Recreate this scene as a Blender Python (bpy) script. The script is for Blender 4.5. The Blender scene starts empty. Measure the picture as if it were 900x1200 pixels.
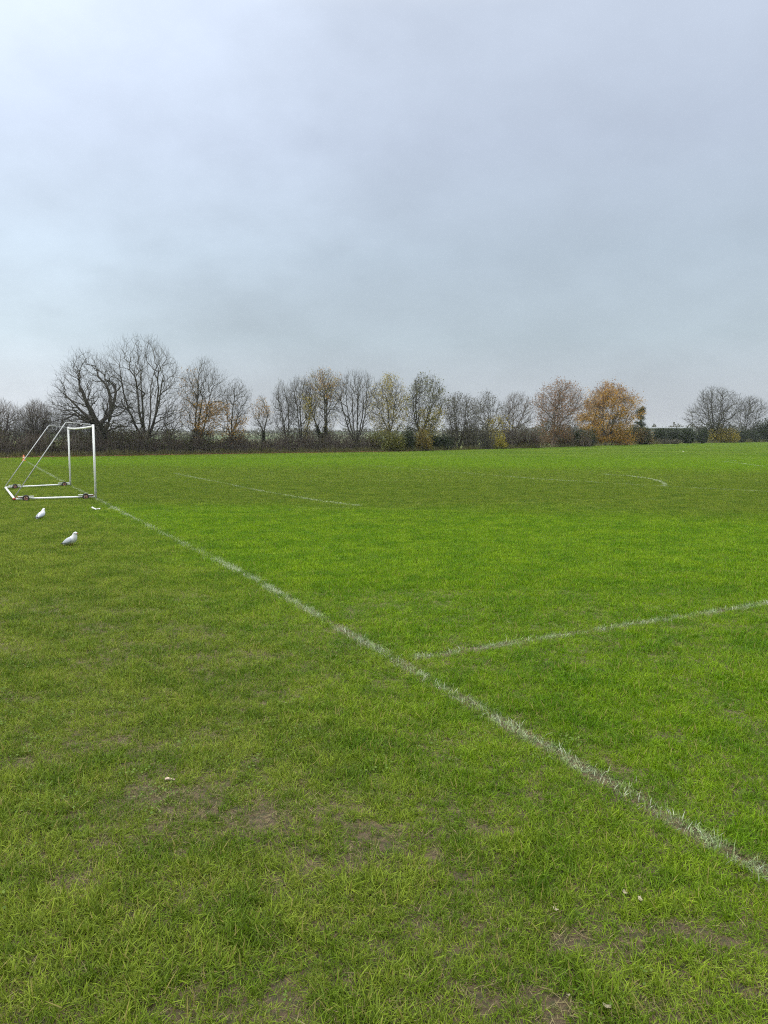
import bpy, bmesh, math, random
import numpy as np
from mathutils import Vector, Matrix

rng = np.random.default_rng(7)
random.seed(7)
S = bpy.context.scene
COL = S.collection

# ------------------------------------------------------------------ camera model (photo pixels 900 x 1200)
FPX = 901.0
CAM_H = 1.8
PITCH = math.atan2(89.0, FPX)

def ray(px, py):
    cx, cy = (px - 450.0) / FPX, (600.0 - py) / FPX
    c, s = math.cos(PITCH), math.sin(PITCH)
    return np.array([cx, c + cy * s, -s + cy * c])

def bp(px, py, z=0.0):
    d = ray(px, py)
    t = (z - CAM_H) / d[2]
    return np.array([d[0] * t, d[1] * t, z])

def at(px, Y):
    """ground point seen in column px at forward distance Y"""
    zc = Y * math.cos(PITCH) + CAM_H * math.sin(PITCH)
    return np.array([(px - 450.0) / FPX * zc, Y, 0.0])

def ztop(py, Y):
    d = ray(450, py)
    return CAM_H + Y * d[2] / d[1]

EDGE = [(-400, 60.0), (0, 64.0), (150, 70.5), (330, 81), (480, 90), (630, 116), (740, 157), (900, 231), (1300, 420)]
def edgeY(px):
    return float(np.interp(px, [e[0] for e in EDGE], [e[1] for e in EDGE]))

# ------------------------------------------------------------------ node helpers
def new_mat(name):
    m = bpy.data.materials.new(name)
    m.use_nodes = True
    nt = m.node_tree
    for n in list(nt.nodes):
        nt.nodes.remove(n)
    return m, nt, nt.nodes, nt.links

def N(nodes, typ, **kw):
    n = nodes.new(typ)
    for k, v in kw.items():
        setattr(n, k, v)
    return n

def noise(nt, vec, scale, detail=4.0, rough=0.55):
    n = nt.nodes.new('ShaderNodeTexNoise')
    n.inputs['Scale'].default_value = scale
    n.inputs['Detail'].default_value = detail
    n.inputs['Roughness'].default_value = rough
    if vec is not None:
        nt.links.new(vec, n.inputs['Vector'])
    return n.outputs['Fac']

def maprange(nt, val, a, b, c=0.0, d=1.0, smooth=True):
    n = nt.nodes.new('ShaderNodeMapRange')
    n.interpolation_type = 'SMOOTHSTEP' if smooth else 'LINEAR'
    n.inputs['From Min'].default_value = a
    n.inputs['From Max'].default_value = b
    n.inputs['To Min'].default_value = c
    n.inputs['To Max'].default_value = d
    nt.links.new(val, n.inputs['Value'])
    return n.outputs['Result']

def math2(nt, op, a, b=None):
    n = nt.nodes.new('ShaderNodeMath')
    n.operation = op
    for i, v in enumerate((a, b)):
        if v is None:
            continue
        if isinstance(v, (int, float)):
            n.inputs[i].default_value = v
        else:
            nt.links.new(v, n.inputs[i])
    return n.outputs[0]

def mixc(nt, fac, a, b):
    n = nt.nodes.new('ShaderNodeMix')
    n.data_type = 'RGBA'
    n.clamp_factor = True
    if isinstance(fac, (int, float)):
        n.inputs[0].default_value = fac
    else:
        nt.links.new(fac, n.inputs[0])
    for idx, v in ((6, a), (7, b)):
        if isinstance(v, tuple):
            n.inputs[idx].default_value = (*v, 1)
        else:
            nt.links.new(v, n.inputs[idx])
    return n.outputs[2]

def attr(nt, name):
    n = nt.nodes.new('ShaderNodeAttribute')
    n.attribute_name = name
    return n.outputs['Fac']

def simple_mat(name, col, rough=0.6, var=0.15, scale=8.0, bump=0.0, metallic=0.0):
    m, nt, nodes, links = new_mat(name)
    out = nodes.new('ShaderNodeOutputMaterial')
    p = nodes.new('ShaderNodeBsdfPrincipled')
    tc = nodes.new('ShaderNodeTexCoord')
    f = noise(nt, tc.outputs['Object'], scale)
    f = maprange(nt, f, 0.3, 0.7)
    dark = tuple(c * (1 - var) for c in col)
    lite = tuple(min(0.9, c * (1 + var)) for c in col)
    links.new(mixc(nt, f, dark, lite), p.inputs['Base Color'])
    p.inputs['Roughness'].default_value = rough
    p.inputs['Metallic'].default_value = metallic
    if bump:
        b = nodes.new('ShaderNodeBump')
        b.inputs['Strength'].default_value = bump
        links.new(f, b.inputs['Height'])
        links.new(b.outputs[0], p.inputs['Normal'])
    links.new(p.outputs[0], out.inputs['Surface'])
    return m

def leaf_mat(name, cols, trans=0.3, rough=0.55):
    """leaf colours spread by a per-leaf random value"""
    m, nt, nodes, links = new_mat(name)
    out = nodes.new('ShaderNodeOutputMaterial')
    p = nodes.new('ShaderNodeBsdfPrincipled')
    r = nodes.new('ShaderNodeValToRGB')
    el = r.color_ramp.elements
    while len(el) < len(cols):
        el.new(0.5)
    for i, c in enumerate(cols):
        el[i].position = i / max(1, len(cols) - 1)
        el[i].color = (*c, 1)
    links.new(attr(nt, 'rnd'), r.inputs[0])
    links.new(r.outputs[0], p.inputs['Base Color'])
    p.inputs['Roughness'].default_value = rough
    p.inputs['Specular IOR Level'].default_value = 0.25
    t = nodes.new('ShaderNodeBsdfTranslucent')
    links.new(r.outputs[0], t.inputs['Color'])
    mx = nodes.new('ShaderNodeMixShader')
    mx.inputs[0].default_value = trans
    links.new(p.outputs[0], mx.inputs[1])
    links.new(t.outputs[0], mx.inputs[2])
    links.new(mx.outputs[0], out.inputs['Surface'])
    return m

# ------------------------------------------------------------------ mesh helpers
def mesh_np(name, verts, faces_list, mats, rnd=None, smooth=False, matidx=None):
    """verts (n,3); faces_list = list of (m,k) int arrays"""
    me = bpy.data.meshes.new(name)
    verts = np.asarray(verts, np.float32)
    me.vertices.add(len(verts))
    me.vertices.foreach_set('co', verts.ravel())
    loops, starts, tot = [], [], 0
    for f in faces_list:
        f = np.asarray(f, np.int32)
        if f.size == 0:
            continue
        k = f.shape[1]
        loops.append(f.ravel())
        starts.append(tot + np.arange(len(f), dtype=np.int32) * k)
        tot += f.size
    loops = np.concatenate(loops)
    starts = np.concatenate(starts)
    me.loops.add(len(loops))
    me.loops.foreach_set('vertex_index', loops)
    me.polygons.add(len(starts))
    me.polygons.foreach_set('loop_start', starts)
    if smooth:
        me.polygons.foreach_set('use_smooth', np.ones(len(starts), bool))
    if matidx is not None:
        me.polygons.foreach_set('material_index', np.asarray(matidx, np.int32))
    for m in (mats if isinstance(mats, (list, tuple)) else [mats]):
        me.materials.append(m)
    if rnd is not None:
        a = me.attributes.new('rnd', 'FLOAT', 'POINT')
        a.data.foreach_set('value', np.asarray(rnd, np.float32))
    me.update(calc_edges=True)
    return me

def link(name, me, parent=None, loc=None, rotz=0.0):
    o = bpy.data.objects.new(name, me)
    COL.objects.link(o)
    if parent is not None:
        o.parent = parent
    if loc is not None:
        o.location = loc
    if rotz:
        o.rotation_euler = (0, 0, rotz)
    return o

def tag(o, label=None, cat=None, group=None, kind=None):
    if label: o['label'] = label
    if cat: o['category'] = cat
    if group: o['group'] = group
    if kind: o['kind'] = kind
    return o

def empty(name, loc, rotz=0.0):
    return link(name, None, None, tuple(loc), rotz)

class Geo:
    """collects pieces into one mesh"""
    def __init__(self):
        self.v, self.q, self.t, self.r, self.n = [], [], [], [], 0
    def add(self, v, q=None, t=None, r=None):
        v = np.asarray(v, np.float32).reshape(-1, 3)
        if len(v) == 0:
            return
        if q is not None and len(q): self.q.append(np.asarray(q) + self.n)
        if t is not None and len(t): self.t.append(np.asarray(t) + self.n)
        self.v.append(v)
        self.r.append(np.zeros(len(v)) if r is None else np.asarray(r))
        self.n += len(v)
    def mesh(self, name, mats, smooth=False):
        fl = []
        if self.q: fl.append(np.concatenate(self.q))
        if self.t: fl.append(np.concatenate(self.t))
        return mesh_np(name, np.concatenate(self.v), fl, mats, np.concatenate(self.r), smooth)

def tubes(P, R, k):
    """P (B,S,3) polylines, R (B,S) radii, k sides -> verts, quads"""
    P = np.asarray(P, float); R = np.asarray(R, float)
    B, Sg, _ = P.shape
    T = np.gradient(P, axis=1)
    T /= np.linalg.norm(T, axis=2, keepdims=True) + 1e-9
    ref = np.where(np.abs(T[..., 2:3]) > 0.92, np.array([1., 0.13, 0]), np.array([0.1, 0.2, 1.]))
    U = np.cross(T, ref); U /= np.linalg.norm(U, axis=2, keepdims=True) + 1e-9
    V = np.cross(T, U)
    a = np.arange(k) * 2 * math.pi / k
    ring = (U[:, :, None, :] * np.cos(a)[None, None, :, None] + V[:, :, None, :] * np.sin(a)[None, None, :, None]) * R[:, :, None, None]
    verts = (P[:, :, None, :] + ring).reshape(-1, 3)
    idx = np.arange(B * Sg * k).reshape(B, Sg, k)
    a0 = idx[:, :-1, :]; a1 = np.roll(a0, -1, axis=2)
    b0 = idx[:, 1:, :]; b1 = np.roll(b0, -1, axis=2)
    q = np.stack([a0, a1, b1, b0], -1).reshape(-1, 4)
    return verts, q

def leaves(P, size, g, aspect=0.55, flat=0.0):
    """diamond leaves at points P, one quad each, folded on random axes"""
    P = np.asarray(P, float); n = len(P)
    if n == 0:
        return
    d = g.normal(size=(n, 3)); d[:, 2] *= (1 - flat); d /= np.linalg.norm(d, axis=1, keepdims=True)
    e = g.normal(size=(n, 3)); e[:, 2] *= (1 - flat); e -= d * (e * d).sum(1, keepdims=True); e /= np.linalg.norm(e, axis=1, keepdims=True) + 1e-9
    s = (np.asarray(size) * g.uniform(0.6, 1.35, n))[:, None]
    v = np.stack([P - d * s * 0.5, P + e * s * aspect * 0.5, P + d * s * 0.5, P - e * s * aspect * 0.5], 1).reshape(-1, 3)
    q = np.arange(4 * n).reshape(n, 4)
    return v, q, np.repeat(g.uniform(0, 1, n), 4)

# numpy value noise -------------------------------------------------
def _hash(ix, iy, seed):
    h = (ix.astype(np.int64) * 374761393 + iy.astype(np.int64) * 668265263 + seed * 974634777) & 0xffffffff
    h = ((h ^ (h >> 13)) * 1274126177) & 0xffffffff
    return ((h ^ (h >> 16)) & 0xffff) / 65535.0

def vnoise(x, y, seed=0):
    x0 = np.floor(x); y0 = np.floor(y)
    fx = x - x0; fy = y - y0
    fx = fx * fx * (3 - 2 * fx); fy = fy * fy * (3 - 2 * fy)
    a = _hash(x0, y0, seed); b = _hash(x0 + 1, y0, seed); c = _hash(x0, y0 + 1, seed); d = _hash(x0 + 1, y0 + 1, seed)
    return (a * (1 - fx) + b * fx) * (1 - fy) + (c * (1 - fx) + d * fx) * fy

def fbm(x, y, seed=0, octv=4):
    s, a, t = 0, 1.0, 0
    for i in range(octv):
        s = s + a * vnoise(x * 2 ** i, y * 2 ** i, seed + i); t += a; a *= 0.5
    return s / t

# ------------------------------------------------------------------ camera
cam = bpy.data.cameras.new('camera')
cam.sensor_fit = 'VERTICAL'
cam.sensor_height = 24.0
cam.lens = 24.0 * FPX / 1200.0
cam.clip_start = 0.05
cam.clip_end = 6000
co = bpy.data.objects.new('camera', cam)
COL.objects.link(co)
co.location = (0, 0, CAM_H)
co.rotation_euler = (math.pi / 2 - PITCH, 0, 0)
S.camera = co
S.render.resolution_x, S.render.resolution_y = 768, 1024

# ------------------------------------------------------------------ world: overcast sky
w = bpy.data.worlds.new('World')
S.world = w
w.use_nodes = True
nt = w.node_tree
for n in list(nt.nodes):
    nt.nodes.remove(n)
SUN_EL, SUN_AZ = math.radians(38), math.radians(-60)
out = nt.nodes.new('ShaderNodeOutputWorld')
bg = nt.nodes.new('ShaderNodeBackground')
bg.inputs['Strength'].default_value = 0.1
sky = nt.nodes.new('ShaderNodeTexSky')
sky.sky_type = 'NISHITA'
sky.sun_disc = False
sky.sun_elevation = SUN_EL
sky.sun_rotation = SUN_AZ
sky.air_density = 1.0
sky.dust_density = 3.0
tc = nt.nodes.new('ShaderNodeTexCoord')
sep = nt.nodes.new('ShaderNodeSeparateXYZ')
nt.links.new(tc.outputs['Generated'], sep.inputs[0])
X, Yd, Z = sep.outputs
zz = math2(nt, 'ADD', math2(nt, 'MAXIMUM', Z, 0.0), 0.42)
comb = nt.nodes.new('ShaderNodeCombineXYZ')
nt.links.new(math2(nt, 'DIVIDE', X, zz), comb.inputs[0])
nt.links.new(math2(nt, 'DIVIDE', Yd, zz), comb.inputs[1])
big = noise(nt, comb.outputs[0], 1.3, 6.0, 0.55)
small = noise(nt, comb.outputs[0], 4.2, 6.0, 0.6)
# cloud base colour by height
ramp = nt.nodes.new('ShaderNodeValToRGB')
cr = ramp.color_ramp
CLOUD = [(0.0, (0.55, 0.575, 0.62)), (0.05, (0.53, 0.58, 0.635)), (0.12, (0.498, 0.59, 0.66)), (0.22, (0.50, 0.597, 0.70)), (0.34, (0.53, 0.61, 0.745)),
         (0.46, (0.60, 0.68, 0.82)), (0.62, (0.95, 0.98, 1.0)), (1.0, (1.0, 1.0, 1.0))]
while len(cr.elements) < len(CLOUD):
    cr.elements.new(0.5)
for i, (p_, c_) in enumerate(CLOUD):
    cr.elements[i].position = p_
    cr.elements[i].color = (*c_, 1)
nt.links.new(Z, ramp.inputs[0])
# brighter towards the zenith, as an overcast sky is
gain = maprange(nt, Z, 0.46, 0.9, 10.0, 33.0)
f1 = maprange(nt, big, 0.3, 0.7, 0.962, 1.045)
f2 = maprange(nt, small, 0.3, 0.7, 0.965, 1.035)
# a thinner, brighter stretch of cloud up on the left
dirv = nt.nodes.new('ShaderNodeVectorMath'); dirv.operation = 'DOT_PRODUCT'
nt.links.new(tc.outputs['Generated'], dirv.inputs[0])
bd = Vector((-0.48, 0.78, 0.42)).normalized()
dirv.inputs[1].default_value = bd
thin = maprange(nt, math2(nt, 'ADD', dirv.outputs['Value'], math2(nt, 'MULTIPLY', math2(nt, 'SUBTRACT', big, 0.5), 0.22)), 0.85, 1.01, 1.0, 1.42)
g_ = math2(nt, 'MULTIPLY', math2(nt, 'MULTIPLY', gain, f1), math2(nt, 'MULTIPLY', f2, thin))
sc_ = nt.nodes.new('ShaderNodeVectorMath'); sc_.operation = 'SCALE'
nt.links.new(ramp.outputs[0], sc_.inputs[0])
nt.links.new(g_, sc_.inputs['Scale'])
mix = mixc(nt, 0.94, sky.outputs[0], sc_.outputs[0])
nt.links.new(mix, bg.inputs['Color'])
nt.links.new(bg.outputs[0], out.inputs['Surface'])

sun = bpy.data.lights.new('sun', 'SUN')
sun.energy = 1.4
sun.angle = math.radians(40)
sun.color = (1.0, 0.97, 0.92)
so = bpy.data.objects.new('sun', sun)
COL.objects.link(so)
sd = Vector((math.sin(SUN_AZ) * math.cos(SUN_EL), math.cos(SUN_AZ) * math.cos(SUN_EL) * -1, math.sin(SUN_EL)))
so.rotation_euler = sd.to_track_quat('Z', 'Y').to_euler()
so.location = (0, 0, 60)

S.view_settings.view_transform = 'Standard'
S.view_settings.look = 'None'
S.view_settings.exposure = 0.0
S.view_settings.gamma = 1.0
S.view_settings.use_curve_mapping = False
S.cycles.max_bounces = 6
S.cycles.diffuse_bounces = 3
S.cycles.transmission_bounces = 3
S.cycles.volume_bounces = 1
S.cycles.sample_clamp_indirect = 4.0
S.cycles.transparent_max_bounces = 8
S.cycles.use_denoising = False
S.cycles.use_adaptive_sampling = False
S.cycles.filter_width = 1.1
S.cycles.denoiser = 'OPENIMAGEDENOISE'
S.cycles.denoising_input_passes = 'RGB_ALBEDO_NORMAL'

# ------------------------------------------------------------------ pitch geometry from the photograph
G0 = bp(905, 1029)           # goal line, near end in frame
GP1 = bp(112.3, 584.9)       # near post foot
GP2 = bp(82.6, 569.8)        # far post foot
gdir = GP2 - GP1
gdir = bp(31, 541) - bp(500, 793)
gdir /= np.linalg.norm(gdir)
ndir = np.array([gdir[1], -gdir[0], 0.0])      # towards the pitch

# ------------------------------------------------------------------ ground + grass materials
def region_nodes(nt):
    """world position -> (dry 0..1, worn 0..1, pos) : wear of the turf, fixed to places on the field"""
    geo = nt.nodes.new('ShaderNodeNewGeometry')
    pos = geo.outputs['Position']
    dot = nt.nodes.new('ShaderNodeVectorMath'); dot.operation = 'DOT_PRODUCT'
    nt.links.new(pos, dot.inputs[0])
    dot.inputs[1].default_value = tuple(ndir)
    s = math2(nt, 'SUBTRACT', dot.outputs['Value'], float(np.dot(ndir, GP1)))
    n1 = noise(nt, pos, 0.35, 5.0, 0.6)
    n2 = noise(nt, pos, 1.3, 4.0, 0.6)
    wob = math2(nt, 'MULTIPLY', math2(nt, 'SUBTRACT', n1, 0.5), 3.2)
    dry = maprange(nt, math2(nt, 'ADD', s, wob), -1.9, 0.9, 1.0, 0.0)
    # the worn ground in front of the goal: a belt about 20-42 m out
    sp = nt.nodes.new('ShaderNodeSeparateXYZ')
    nt.links.new(pos, sp.inputs[0])
    n3 = noise(nt, pos, 0.12, 4.0, 0.6)
    yy = math2(nt, 'ADD', sp.outputs[1], math2(nt, 'MULTIPLY', math2(nt, 'SUBTRACT', n3, 0.5), 14.0))
    yy = math2(nt, 'ADD', yy, math2(nt, 'MULTIPLY', sp.outputs[0], 0.18))
    belt = math2(nt, 'MULTIPLY', maprange(nt, yy, 15.0, 21.5), maprange(nt, yy, 36.0, 54.0, 1.0, 0.0))
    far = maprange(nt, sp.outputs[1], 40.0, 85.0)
    return pos, dry, belt, far, n1, n2, n3

def turf_color(nt):
    pos, dry, belt, far, n1, n2, n3 = region_nodes(nt)
    mid = noise(nt, pos, 4.5, 3.0, 0.6)
    n2 = math2(nt, 'ADD', math2(nt, 'MULTIPLY', n2, 0.5), math2(nt, 'MULTIPLY', mid, 0.5))
    n2 = maprange(nt, n2, 0.36, 0.64, 0.3, 0.7, False)
    vivid = mixc(nt, maprange(nt, n2, 0.3, 0.7), (0.108, 0.232, 0.003), (0.215, 0.345, 0.008))
    olive = mixc(nt, maprange(nt, n2, 0.3, 0.7), (0.112, 0.190, 0.010), (0.240, 0.310, 0.034))
    worn = mixc(nt, maprange(nt, n2, 0.3, 0.7), (0.095, 0.155, 0.012), (0.180, 0.225, 0.028))
    c = mixc(nt, math2(nt, 'MULTIPLY', belt, 0.75), vivid, worn)
    c = mixc(nt, dry, c, olive)
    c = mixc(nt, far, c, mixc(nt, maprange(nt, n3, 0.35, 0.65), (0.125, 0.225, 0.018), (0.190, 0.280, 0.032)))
    # whitewash soaked into the turf along the two near lines
    def along(a_, b_, y1, keep_right):
        d = (b_ - a_)[:2]; d = d / np.linalg.norm(d); n_ = (-d[1], d[0], 0.0)
        dt = nt.nodes.new('ShaderNodeVectorMath'); dt.operation = 'DOT_PRODUCT'
        nt.links.new(pos, dt.inputs[0]); dt.inputs[1].default_value = n_
        off = math2(nt, 'ABSOLUTE', math2(nt, 'SUBTRACT', dt.outputs['Value'], float(n_[0] * a_[0] + n_[1] * a_[1])))
        off = math2(nt, 'ADD', off, math2(nt, 'MULTIPLY', math2(nt, 'SUBTRACT', noise(nt, pos, 16.0, 3.0, 0.6), 0.5), 0.07))
        m_ = maprange(nt, off, 0.010, 0.080, 1.0, 0.0)
        dt2 = nt.nodes.new('ShaderNodeVectorMath'); dt2.operation = 'DOT_PRODUCT'
        nt.links.new(pos, dt2.inputs[0]); dt2.inputs[1].default_value = (d[0], d[1], 0.0)
        t_ = dt2.outputs['Value']; t0 = float(d[0] * a_[0] + d[1] * a_[1])
        if keep_right:
            m_ = math2(nt, 'MULTIPLY', m_, maprange(nt, t_, t0 - 0.05, t0 + 0.05))
        else:
            m_ = math2(nt, 'MULTIPLY', m_, maprange(nt, t_, t0 + y1 - 2, t0 + y1 + 2, 1.0, 0.0))
        return m_
    pa = along(G0, bp(300, 681), 9.0, False)
    pb = along(bp(482, 773), bp(900, 708), 0, True)
    pm = math2(nt, 'MAXIMUM', pa, pb)
    worn_p = maprange(nt, noise(nt, pos, 3.2, 4.0, 0.6), 0.42, 0.60, 0.05, 1.0)
    pm = math2(nt, 'MULTIPLY', math2(nt, 'MULTIPLY', pm, worn_p), 0.62)
    c = mixc(nt, pm, c, (0.50, 0.56, 0.44))
    return c, pos, dry, n1, n2

m_grass, nt, nodes, links = new_mat('grass_blades')
out = nodes.new('ShaderNodeOutputMaterial')
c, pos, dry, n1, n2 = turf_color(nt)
r = attr(nt, 'rnd')
rr = nodes.new('ShaderNodeValToRGB')
el = rr.color_ramp.elements
el[0].position = 0.0; el[0].color = (0.45, 0.50, 0.42, 1)
el[1].position = 1.0; el[1].color = (1.5, 1.45, 1.3, 1)
links.new(r, rr.inputs[0])
mul = nodes.new('ShaderNodeMix'); mul.data_type = 'RGBA'; mul.blend_type = 'MULTIPLY'; mul.inputs[0].default_value = 1.0
links.new(c, mul.inputs[6]); links.new(rr.outputs[0], mul.inputs[7])
# straw coloured dead blades, more of them on the trodden side
thr = maprange(nt, dry, 0.0, 1.0, 0.97, 0.915)
straw = math2(nt, 'GREATER_THAN', r, thr)
c2 = mixc(nt, straw, mul.outputs[2], (0.28, 0.25, 0.07))
p = nodes.new('ShaderNodeBsdfPrincipled')
p.inputs['Roughness'].default_value = 0.5
p.inputs['Specular IOR Level'].default_value = 0.18
links.new(c2, p.inputs['Base Color'])
t = nodes.new('ShaderNodeBsdfTranslucent')
links.new(c2, t.inputs['Color'])
mx = nodes.new('ShaderNodeMixShader'); mx.inputs[0].default_value = 0.35
links.new(p.outputs[0], mx.inputs[1]); links.new(t.outputs[0], mx.inputs[2])
links.new(mx.outputs[0], out.inputs['Surface'])

m_ground, nt, nodes, links = new_mat('turf_soil')
out = nodes.new('ShaderNodeOutputMaterial')
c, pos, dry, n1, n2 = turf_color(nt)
fine = noise(nt, pos, 60.0, 8.0, 0.75)
soil = mixc(nt, maprange(nt, fine, 0.3, 0.7), (0.075, 0.051, 0.026), (0.25, 0.172, 0.090))
thatch = mixc(nt, maprange(nt, noise(nt, pos, 30.0, 8.0, 0.7), 0.44, 0.62), soil, (0.062, 0.066, 0.020))
sp = nodes.new('ShaderNodeSeparateXYZ')
links.new(pos, sp.inputs[0])
fy = maprange(nt, sp.outputs[1], 6.0, 14.0)
cd = nodes.new('ShaderNodeMix'); cd.data_type = 'RGBA'; cd.inputs[0].default_value = 0.45
links.new(c, cd.inputs[6]); links.new(soil, cd.inputs[7])
cg = mixc(nt, fy, thatch, cd.outputs[2])
# beyond the field boundary: pale farmland in big blocks
vor = nodes.new('ShaderNodeTexVoronoi'); vor.inputs['Scale'].default_value = 0.006
links.new(pos, vor.inputs['Vector'])
fld = nodes.new('ShaderNodeValToRGB')
fld.color_ramp.elements[0].color = (0.10, 0.17, 0.05, 1)
fld.color_ramp.elements[1].color = (0.20, 0.19, 0.10, 1)
sv = nodes.new('ShaderNodeSeparateColor'); links.new(vor.outputs['Color'], sv.inputs[0])
links.new(sv.outputs[0], fld.inputs[0])
fy2 = maprange(nt, sp.outputs[1], 240.0, 300.0)
cg = mixc(nt, fy2, cg, fld.outputs[0])
p = nodes.new('ShaderNodeBsdfPrincipled')
p.inputs['Roughness'].default_value = 0.9
links.new(cg, p.inputs['Base Color'])
b = nodes.new('ShaderNodeBump'); b.inputs['Strength'].default_value = 1.0; b.inputs['Distance'].default_value = 0.03
links.new(fine, b.inputs['Height']); links.new(b.outputs[0], p.inputs['Normal'])
links.new(p.outputs[0], out.inputs['Surface'])

# ------------------------------------------------------------------ ground sheet, reaching the horizon and rising to low far hills
def terrain():
    xs = np.concatenate([np.linspace(-2600, -400, 30), np.linspace(-380, 600, 70), np.linspace(640, 3000, 30)])
    ys = np.concatenate([np.linspace(-60, 300, 50), np.linspace(315, 2600, 90)])
    gx, gy = np.meshgrid(xs, ys)
    d = np.hypot(gx, gy)
    base = np.clip((d - 450) / 900, 0, 1)
    hz = base ** 1.5 * (2 + 9 * fbm(gx / 420 + 5, gy / 420 + 3, 11, 4))
    hz += np.clip((d - 1300) / 900, 0, 1) * 2
    hz *= np.where(gy > 0, 1, 0)
    v = np.stack([gx, gy, hz], -1).reshape(-1, 3)
    ny, nx = gx.shape
    i = np.arange(ny * nx).reshape(ny, nx)
    q = np.stack([i[:-1, :-1], i[:-1, 1:], i[1:, 1:], i[1:, :-1]], -1).reshape(-1, 4)
    return v, q
tv, tq = terrain()
tag(link('ground', mesh_np('ground', tv, [tq], m_ground, smooth=True)), kind='structure')
def ground_z(x, y):
    d = np.hypot(x, y)
    base = np.clip((d - 450) / 900, 0, 1)
    return base ** 1.5 * (2 + 9 * fbm(np.asarray(x) / 420 + 5, np.asarray(y) / 420 + 3, 11, 4)) + np.clip((d - 1300) / 900, 0, 1) * 2

# ------------------------------------------------------------------ grass: one object, tufts placed with geometry nodes
def blades(n, rad, hmin, hmax, wid, lean, g, segs=3):
    """n bent blades inside a disc; returns verts, quads, tris, rnd"""
    a = g.uniform(0, 2 * math.pi, n); rr_ = rad * np.sqrt(g.uniform(0, 1, n))
    root = np.stack([rr_ * np.cos(a), rr_ * np.sin(a), np.full(n, -0.006)], 1)
    L = g.uniform(hmin, hmax, n)
    az = g.uniform(0, 2 * math.pi, n)
    dirh = np.stack([np.cos(az), np.sin(az), np.zeros(n)], 1)
    side = np.stack([-np.sin(az), np.cos(az), np.zeros(n)], 1)
    tw = g.normal(0, 0.6, n)[:, None]
    side = side * np.cos(tw) + dirh * np.sin(tw)
    l0 = g.uniform(0.05, lean, n); l1 = l0 + g.uniform(0.2, 1.15, n)
    pts = [root]
    cur = root.copy()
    for k in range(segs):
        ang = l0 + (l1 - l0) * (k + 0.5) / segs
        cur = cur + (dirh * np.sin(ang)[:, None] + np.array([0, 0, 1.0]) * np.cos(ang)[:, None]) * (L / segs)[:, None]
        pts.append(cur)
    W = wid * g.uniform(0.6, 1.4, n)[:, None]
    vs = []
    for k in range(segs):
        wk = W * (0.5 * (1 - 0.55 * (k / segs) ** 1.5))
        vs += [pts[k] - side * wk, pts[k] + side * wk]
    vs.append(pts[segs])
    m = 2 * segs + 1
    v = np.stack(vs, 1).reshape(-1, 3)
    o = (np.arange(n) * m)[:, None]
    qs = [o + np.array([[2 * k, 2 * k + 1, 2 * k + 3, 2 * k + 2]]) for k in range(segs - 1)]
    q = np.concatenate(qs) if qs else np.zeros((0, 4), int)
    t_ = o + np.array([[2 * segs - 2, 2 * segs - 1, 2 * segs]])
    return v, q, t_, np.repeat(g.uniform(0, 1, n), m)

protos = []
m_straw = leaf_mat('dead_thatch', [(0.09, 0.07, 0.03), (0.17, 0.135, 0.06), (0.27, 0.23, 0.10), (0.13, 0.14, 0.035)], 0.2)
def proto(n, rad, hmin, hmax, wid, lean, segs):
    gg = Geo(); v, q, t_, r_ = blades(n, rad, hmin, hmax, wid, lean, rng, segs)
    gg.add(v, q, t_, r_)
    o = bpy.data.objects.new('grass_tuft', gg.mesh('grass_tuft', m_grass))
    protos.append(o)
for i in range(6):
    proto(19, 0.042, 0.024, 0.066, 0.0032, 1.35, 3)         # near tufts
for i in range(4):
    proto(430, 0.26, 0.028, 0.07, 0.0055, 0.6, 2)            # middle distance
for i in range(4):
    proto(620, 0.85, 0.03, 0.065, 0.012, 0.6, 2)            # far

n_live = len(protos)
def thatch_proto():
    gg = Geo(); v, q, t_, r_ = blades(22, 0.075, 0.02, 0.05, 0.0024, 0.3, rng, 2)
    v = v.reshape(22, 5, 3); root_ = v[:, :1].copy(); v = root_ + (v - root_)[:, :, [0, 1, 2]]
    # lying almost flat: swap height for reach
    az = rng.uniform(0, 6.28, 22)[:, None]
    h_ = (v - root_)[:, :, 2]
    v[:, :, 0] += np.cos(az) * h_ * 0.9; v[:, :, 1] += np.sin(az) * h_ * 0.9; v[:, :, 2] = 0.004 + h_ * 0.22 + rng.uniform(0, 0.006, 22)[:, None]
    gg.add(v.reshape(-1, 3), q, t_, r_)
    protos.append(bpy.data.objects.new('grass_thatch', gg.mesh('grass_thatch', m_straw)))
for i in range(4):
    thatch_proto()

m_weed = leaf_mat('weed_leaves', [(0.07, 0.13, 0.015), (0.11, 0.18, 0.02), (0.15, 0.22, 0.03)], 0.25)
n_weed = len(protos)
for i in range(3):
    k_ = 16
    P0 = np.stack([rng.normal(0, 0.035, k_), rng.normal(0, 0.035, k_), rng.uniform(0.015, 0.045, k_)], 1)
    gg = Geo(); v, q, r_ = leaves(P0, 0.012, rng, 0.85, 0.75); gg.add(v, q, None, r_)
    protos.append(bpy.data.objects.new('grass_clover', gg.mesh('grass_clover', m_weed)))

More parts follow.
